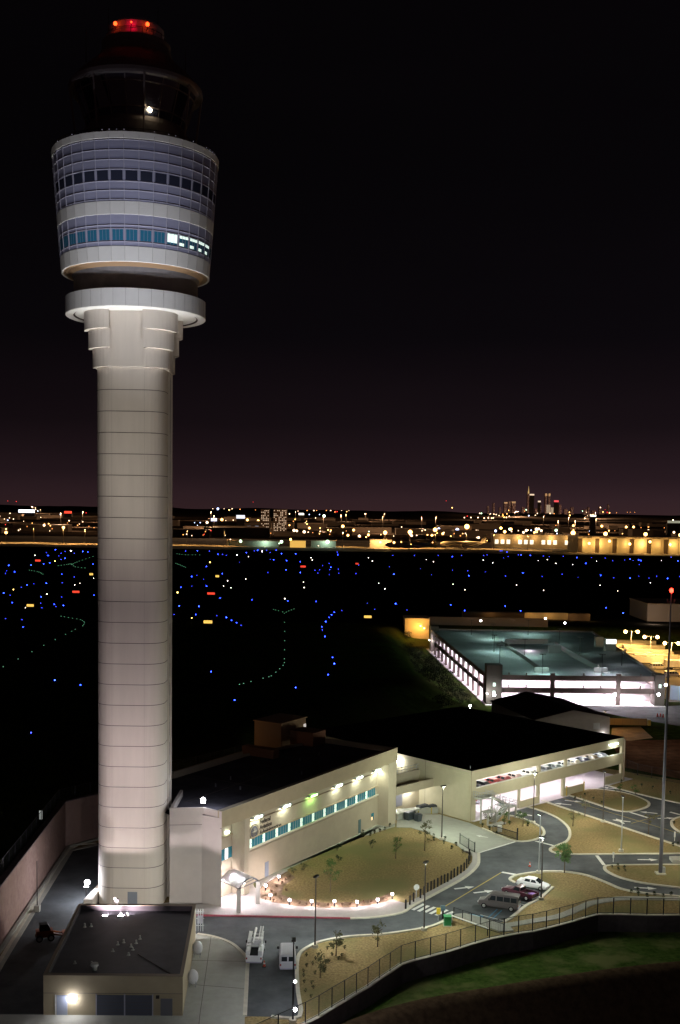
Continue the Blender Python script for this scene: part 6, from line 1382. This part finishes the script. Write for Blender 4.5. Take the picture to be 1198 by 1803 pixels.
# real lamps that light the far apron and the terminal
for x, y, pw, D in ((-60, 950, 1, 1330), (11, 940, 1, 1380), (60, 950, 1.2, 1400), (112, 931, 1, 1370), (150, 938, 1, 1390), (190, 940, 1, 1380), (330, 945, .8, 1400), (395, 950, .8, 1390), (604, 945, .6, 1420), (678, 938, .8, 1400), (722, 937, .9, 1400), (767, 940, .9, 1420), (822, 938, 1, 1430), (870, 940, .9, 1420), (930, 942, .9, 1400), (1010, 945, .8, 1380)):
    d = ray(x, y); p = EYEP+d*(D/d.y); p.z = 26
    t = thing('apron_floodlight_mast', 'thin floodlight mast rising from the sodium-lit apron beyond the airfield', 'light mast', (p.x, p.y, AZ), 0, 'floodlight masts on the far apron'); MB().tube((0, 0, 0), (0, 0, 19), .25, .15, 6).build('pole', pole_m, t); MB().box(-1, 1, -.3, .3, 19, 19.6).build('head', pole_m, t)
    l_ = light('SPOT', (0, -.6, 18.3), 62000*pw, (1, .55, .17), t, angle=146, blend=.5, r=.5)
def fbox(name, lab, cat, x0, x1, ytop, D, m, dep=30, zb=AZ, parts=(), grp=None):
    a = ray(x0, ytop); b = ray(x1, ytop); A = EYEP+a*(D/a.y); B = EYEP+b*(D/b.y)
    t = thing(name, lab, cat, ((A.x+B.x)/2, D, zb), 0, grp); w_ = (B.x-A.x)/2; h = (A.z+B.z)/2-zb
    MB().box(-w_, w_, 0, dep, 0, h).build('walls', m, t); MB().box(-w_-.5, w_+.5, -.5, dep, h+.002, h+.9).build('roof_edge', cap_m, t)
    return t, w_, h
tw = mat('terminal_wall', (.45, .38, .26), .85, var=.08, scale=.05)
t, w_, h = fbox('cargo_terminal', 'long sodium-lit cargo terminal with tall pale bays at the far right of the apron', 'building', 1018, 1230, 947, 1340, tw, 60)
n = 7
for i in range(n):
    x0 = -w_+w_*2*i/n; MB().box(x0+w_*.08, x0+w_*.235, -1.2, -.01, 0, h*.96).build('bay', mat('bay_pale', (.50, .44, .30), .8), t)
    MB().box(x0+w_*.005, x0+w_*.07, -.5, -.01, 0, h*.9).build('gap_shade', mat('gap_shade_brown', (.06, .04, .025), .9), t)  # dark strips stand for the shade in gaps between the bays
for i in range(8): light('POINT', (-w_+w_*2*(i+.3)/8, -7, h*.62), (5500, 10000, 3000)[i % 3], (1, .60, .20), t, r=.5)
for i in range(5):
    o = MB().sphere((-w_*.85+w_*2*i/6, -13, h*.62+(i%2)*3), 1.6, nu=8, nv=6).build('bay_lamp', E_sodium, t)
for x0, x1, yt, D, m, lab, c in ((870, 1014, 942, 1480, tw, 'long low sodium-lit hangar with a pale roof line left of the cargo terminal', 1), (652, 690, 951, 1400, tw, 'squat pale building lit orange near the middle of the apron', 1), (724, 770, 952, 1480, tw, 'low brown building behind the parked jets', 0), (400, 490, 953, 1390, mat('grey_far', (.25, .27, .24), .8), 'low grey building with greenish floodlights right of the tower', 0), (548, 592, 953, 1400, mat('grey_far', (.25, .27, .24), .8), 'low grey building with a bright greenish floodlight', 0)):
    t, w_, h = fbox('apron_building', lab, 'building', x0, x1, yt, D, m)
    if c: 
        for i in range(5): light('POINT', (-w_+w_*2*(i+.5)/5, -6, h*.8), (3000, 6000)[i % 2], (1, .60, .24), t, r=.5)
    if x0 == 870:
        for i in range(14):
            if i % 4 != 3: MB().box(-w_+w_*2*(i+.2)/14, -w_+w_*2*(i+.8)/14, -.2, -.01, h*.3, h*.62).build('lit_window', em('far_window', (.95, .95, .8), 1.1), t)
    if 'green' in lab: light('POINT', ((w_*.5 if x0 == 400 else w_*.2), -7, h), 9000, (.7, 1, .75), t, r=.3)
t, w_, h = fbox('billboard_building', 'low building with a glowing amber front and small dark lettering', 'building', 511, 538, 952, 1370, em('amber_front', (1, .58, .12), .8), 10)
lettering('A N T', 6.0, 'lettering', mat('sign_dark', (.05, .02, .01), .8), t, (-7, -.2, h*.45)).name = 'dark_marks'
bpy.data.objects.remove([c for c in t.children if c.name.startswith('dark_marks')][0])
# lit signs in the town; rooftops glow to carry the lamplight on them
for x, y, wpx, hpx, m, lab in ((47, 900, 28, 5, em('sign_bluewhite', (.8, .85, 1), 3), 'wide bluish white lit sign on the left skyline'), (120, 902, 13, 4, E_redsign, 'red lit rooftop sign on the left skyline'), (45, 948, 13, 4, em('sign_white', (1, .97, .85), 3), 'white lit panel low on the left, left of the pair'), (61, 948, 11, 4, em('sign_white', (1, .97, .85), 3), 'white lit panel low on the left, right of the pair'),
     (424, 910, 15, 6, em('sign_grey', (.75, .78, .9), 1.3), 'pale lit panel on the skyline right of the tower'), (377, 915, 10, 5, em('sign_violet', (.7, .7, 1), 2), 'violet white lit panel right of the tower'), (418, 941, 42, 4, em('roof_pale_glow', (.8, .7, .75), .5), 'long pale rooftop made to glow in the middle distance'), (439, 927.5, 6, 2.5, em('sign_grey', (.75, .78, .9), 1.3), 'small pale lit window band, left of two'), (452.5, 927.5, 6, 2.5, em('sign_grey', (.75, .78, .9), 1.3), 'small pale lit window band, right of two'),
     (531, 905, 9, 3, em('sign_white', (1, .97, .85), 3), 'short white lit strip right of the apartment blocks'), (1045, 908, 10, 3, em('sign_cream', (1, .95, .8), 2), 'cream lit strip below the right end of the skyline'), (1187, 919, 22, 4, em('roof_olive_glow', (.8, .8, .6), .35), 'pale flat roof made to glow at the right edge'), (937, 871, 8, 2.5, em('sky_cream', (1, .8, .6), .8), 'small cream lit sign high on the skyline beside the spire'), (950, 883, 5, 2.5, em('sky_cream', (1, .8, .6), .8), 'tiny cream lit sign on the skyline'), (980, 882.5, 8, 3, em('sky_red', (1, .1, .12), 1.0), 'small red lit sign on the skyline')):
    D = 2600 if y > 905 else 4800
    if y < 890: D = 8600
    a = ray(x, y); A = EYEP+a*(D/a.y); k = D/FPX
    t = thing('lit_sign', lab, 'sign', (A.x, D, AZ)); MB().box(-wpx/2*k, wpx/2*k, -.5, .5, A.z-AZ-hpx/2*k, A.z-AZ+hpx/2*k).build('panel', m, t)
    MB().box(-wpx/2*k, wpx/2*k, .52, 12, 0, max(2, A.z-AZ-hpx/2*k)).build('building', mat('far_block', (.03, .025, .025), .9), t)
for x0, x1, lab in ((460, 474, 'leftmost slab of the lit apartment blocks right of the tower'), (476.5, 478.5, ''), (482, 505, 'widest apartment block with many lit windows right of the tower')):
    if not lab: continue
    t, w_, h = fbox('apartment_block', lab, 'building', x0, x1, 898, 2350, mat('apt_wall', (.12, .08, .05), .9), 20)
    mb = MB(); random.seed(int(x0)); nc = int((x1-x0)/2.6); nr = 13
    for j in range(nr):
        for i in range(nc):
            if random.random() < .62: cx = -w_+2*w_*(i+.5)/nc; cz = h*(j+.6)/nr; mb.box(cx-w_/nc*.55, cx+w_/nc*.55, -.2, -.02, cz-h/nr*.28, cz+h/nr*.25)
    tag(mb.build('lit_windows', em('apt_window', (1, .78, .55), .55), t), kind='stuff')
# skyline of the distant city
sk = [(891, 884, 6), (898, 883, 4), (905, 883, 7), (870, 886, 3), (931, 861, 3.4), (936, 876, 4), (922, 893, 5), (962, 869, 3.5), (968, 869, 3.5), (966, 888, 7), (975, 893, 10), (987, 889, 4), (1008, 893, 5), (1031, 897, 6), (1037, 893, 3), (1057, 892, 3), (1072, 888, 2), (945, 895, 6), (952, 890, 3), (997, 896, 6), (881, 893, 3), (860, 891, 3), (1046, 899, 7), (1062, 899, 6)]
labs = ['flat-topped tower at the left of the city skyline', 'short tower in the left pair', 'square tower right of the pair', 'very thin tower left of the skyline', 'tallest tower of the skyline with a glowing golden spire', 'block just right of the spire tower', 'low block left of the spire tower', 'left of two twin towers with lit tops', 'right of two twin towers with lit tops', 'pale lower tower beneath the twin towers', 'wide low pale block right of the twin towers', 'narrow tower right of the pale block', 'short tower in the gap right of centre', 'low block near the right cluster', 'slim tower in the right cluster', 'tower with a white lamp in the right cluster', 'thin mast-like tower at the right end', 'low dark block right of the spire', 'thin tower between spire and twins', 'low block before the right cluster', 'slim low tower left of the spire', 'slim tower at the left fringe', 'wide low block in the right cluster', 'low end block of the right cluster']
for i, (x, yt, wpx) in enumerate(sk):
    t, w_, h = fbox('city_tower', 'distant '+labs[i], 'skyscraper', x-wpx/2, x+wpx/2, yt+(8 if i == 4 else 0), 9300, mat('city_wall', (.22, .15, .14), .9), 40)
    mb = MB(); nr = int(h/7)
    for j in range(nr):
        for c2 in (-.6, 0, .6):
            if random.random() < .45: mb.box(w_*c2-w_*.2, w_*c2+w_*.2, -1, -.05, h*(j+.3)/nr, h*(j+.7)/nr)
    if mb.v: tag(mb.build('lit_windows', em('city_window', (1, .75, .5), .10 if i not in (9, 10) else .17), t), kind='stuff')
    if i in (0, 2, 7, 8): MB().box(-w_, w_, -1, -.05, h*.9, h).build('lit_crown', em('city_crown', (1, .75, .4), .2), t)
    if i == 9 or i == 10: MB().box(-w_, w_, -1.4, -1.05, h*.4, h*.97).build('lit_front', em('city_front', (.8, .8, .6), .18), t)
    if i == 4:
        mb = MB(); mb.tube((0, 0, h), (0, 0, h+26), w_*.8, w_*.4, 4); mb.tube((0, 0, h+26), (0, 0, h+62), w_*.35, .5, 4); mb.build('lit_spire', em('city_spire', (1, .68, .25), .55), t)
# the town beyond the apron: open ground, low buildings and added masts standing in for the haze glow
struct('town_ground', MB().sheet([(-2600, 1705), (2800, 1765), (4500, 5990), (-4500, 5990)], AZ+.12), mat('town_ground', (.07, .055, .045), .95, spec=0, var=.5, scale=.006, detail=8))
random.seed(77)
for i in range(36):
    D = 1850+(i/35)**1.5*5600; x = random.uniform(-40, 1240); d = ray(x, 930); X = d.x*D/d.y
    gz_ = AZ if D < 6000 else AZ+(D-6000)*.018
    o = light('POINT', (X, D, 42), 3.2e5*(D/2500)**(1.6 if D < 4500 else 2.3), (1, .58, .30), None, r=2)
    pole_t = thing('town_glow_mast', 'added mast that brightens the town ground far beyond the apron', 'light mast', (X, D, gz_), 0, 'added masts that brighten the distant town'); MB().tube((0, 0, 0), (0, 0, 35), .3, .2, 6).build('pole', pole_m, pole_t); o.parent = pole_t; o.location = (0, -2, 33)
lb = None
for i in range(90):
    D = 1800+(random.random()**1.4)*3400; x = random.uniform(-40, 1240); d = ray(x, 930); X = d.x*D/d.y
    if lb is None:
        lb = MB().box(-1, 1, -1, 1, 0, 1, 0).box(-1.02, 1.02, -1.02, 1.02, 1.001, 1.06, 1).build('low_building', [mat('town_wall', (.20, .16, .13), .9, var=.3, scale=.02), cap_m]); tag(lb, 'dim low-rise building in the distant town between the lamps', 'building', 'low-rise buildings in the distant town'); c = lb
    else: c = dup(lb)
    c.location = (X, D, AZ+.1); c.scale = (random.uniform(12, 55), random.uniform(10, 20), random.uniform(6, 15))
for x, z_ in ((880, 60), (925, 90), (965, 80), (1000, 60), (1050, 60)):  # added lights lift the skyline fronts in place of haze
    d = ray(x, 893); light('POINT', (d.x*9150/d.y, 9150, z_), 110000, (1, .55, .45), bpy.data.objects['city_tower'], r=.6).matrix_parent_inverse = Matrix.Translation(-Vector(bpy.data.objects['city_tower'].location))
# parked airliners
def airliner(x, y, ang, lab, L_=46):
    p = at(x, y, AZ); t = thing('parked_airliner', lab, 'airliner', p, rad(ang), 'airliners on the far apron')
    wm = mat('aircraft_white', (.42, .38, .34), .5); R0_ = L_*.055; zc = R0_*1.9
    mb = MB(); n = 12; prof = ((0, .02), (.03, .45), (.08, .85), (.14, 1), (.72, 1), (.85, .75), (.95, .35), (1, .08)); secs = []
    for f, r in prof: secs.append([(L_*(.5-f), R0_*r*cos(2*PI*i/n), zc+R0_*r*sin(2*PI*i/n)+(R0_*.5*max(0, f-.7)/.3)) for i in range(n)])
    loft(mb, secs); mb.build('fuselage', wm, t, smooth=True)
    for s_ in (-1, 1):
        mb = MB(); mb.add([(L_*.1, s_*R0_*.8, zc-.6), (-L_*.08, s_*R0_*.8, zc-.6), (-L_*.2, s_*L_*.45, zc+1), (-L_*.15, s_*L_*.45, zc+1), (L_*.1, s_*R0_*.8, zc-.2), (-L_*.08, s_*R0_*.8, zc-.2), (-L_*.2, s_*L_*.45, zc+1.2), (-L_*.15, s_*L_*.45, zc+1.2)], [(3,2,1,0),(4,5,6,7),(0,1,5,4),(1,2,6,5),(2,3,7,6),(3,0,4,7)]); mb.build('wing', wm, t)
        mb = MB(); mb.tube((L_*.08, s_*L_*.16, zc-2), (-L_*.02, s_*L_*.16, zc-2), 1.3, 1.0, 12); mb.build('engine', wm, t)
        mb = MB(); mb.add([(-L_*.4, s_*.5, zc+1), (-L_*.47, s_*.5, zc+1), (-L_*.5, s_*L_*.14, zc+1.6), (-L_*.47, s_*L_*.14, zc+1.6), (-L_*.4, s_*.5, zc+1.3), (-L_*.47, s_*.5, zc+1.3), (-L_*.5, s_*L_*.14, zc+1.8), (-L_*.47, s_*L_*.14, zc+1.8)], [(3,2,1,0),(4,5,6,7),(0,1,5,4),(1,2,6,5),(2,3,7,6),(3,0,4,7)]); mb.build('tailplane', wm, t)
    mb = MB(); mb.add([(-L_*.36, -.3, zc+1.5), (-L_*.48, -.3, zc+1.8), (-L_*.52, -.3, zc+L_*.2), (-L_*.47, -.3, zc+L_*.2), (-L_*.36, .3, zc+1.5), (-L_*.48, .3, zc+1.8), (-L_*.52, .3, zc+L_*.2), (-L_*.47, .3, zc+L_*.2)], [(3,2,1,0),(4,5,6,7),(0,1,5,4),(1,2,6,5),(2,3,7,6),(3,0,4,7)]); mb.build('tail_fin', wm, t)
    for lx, ly in ((L_*.38, 0), (-.5, 2.5), (-.5, -2.5)): MB().tube((lx, ly, 0), (lx, ly, zc-R0_*.8), .35, .35, 8).build('landing_gear', black_m, t)
airliner(815, 966, 185, 'airliner with a tall pale tail fin at the centre of the far apron', 60)
airliner(720, 969, 172, 'airliner nosing left at the front edge of the far apron', 58)
airliner(1020+0, 966, 10, 'small dark airliner in front of the cargo terminal', 30)
airliner(930, 960, 175, 'airliner standing before the long low hangar', 50)

sc_ = bpy.context.scene
sc_.view_settings.view_transform = 'Standard'; sc_.view_settings.look = 'None'; sc_.view_settings.exposure = 0; sc_.view_settings.gamma = 1
sc_.render.engine = 'CYCLES'
try: sc_.cycles.use_light_tree = True
except Exception: pass
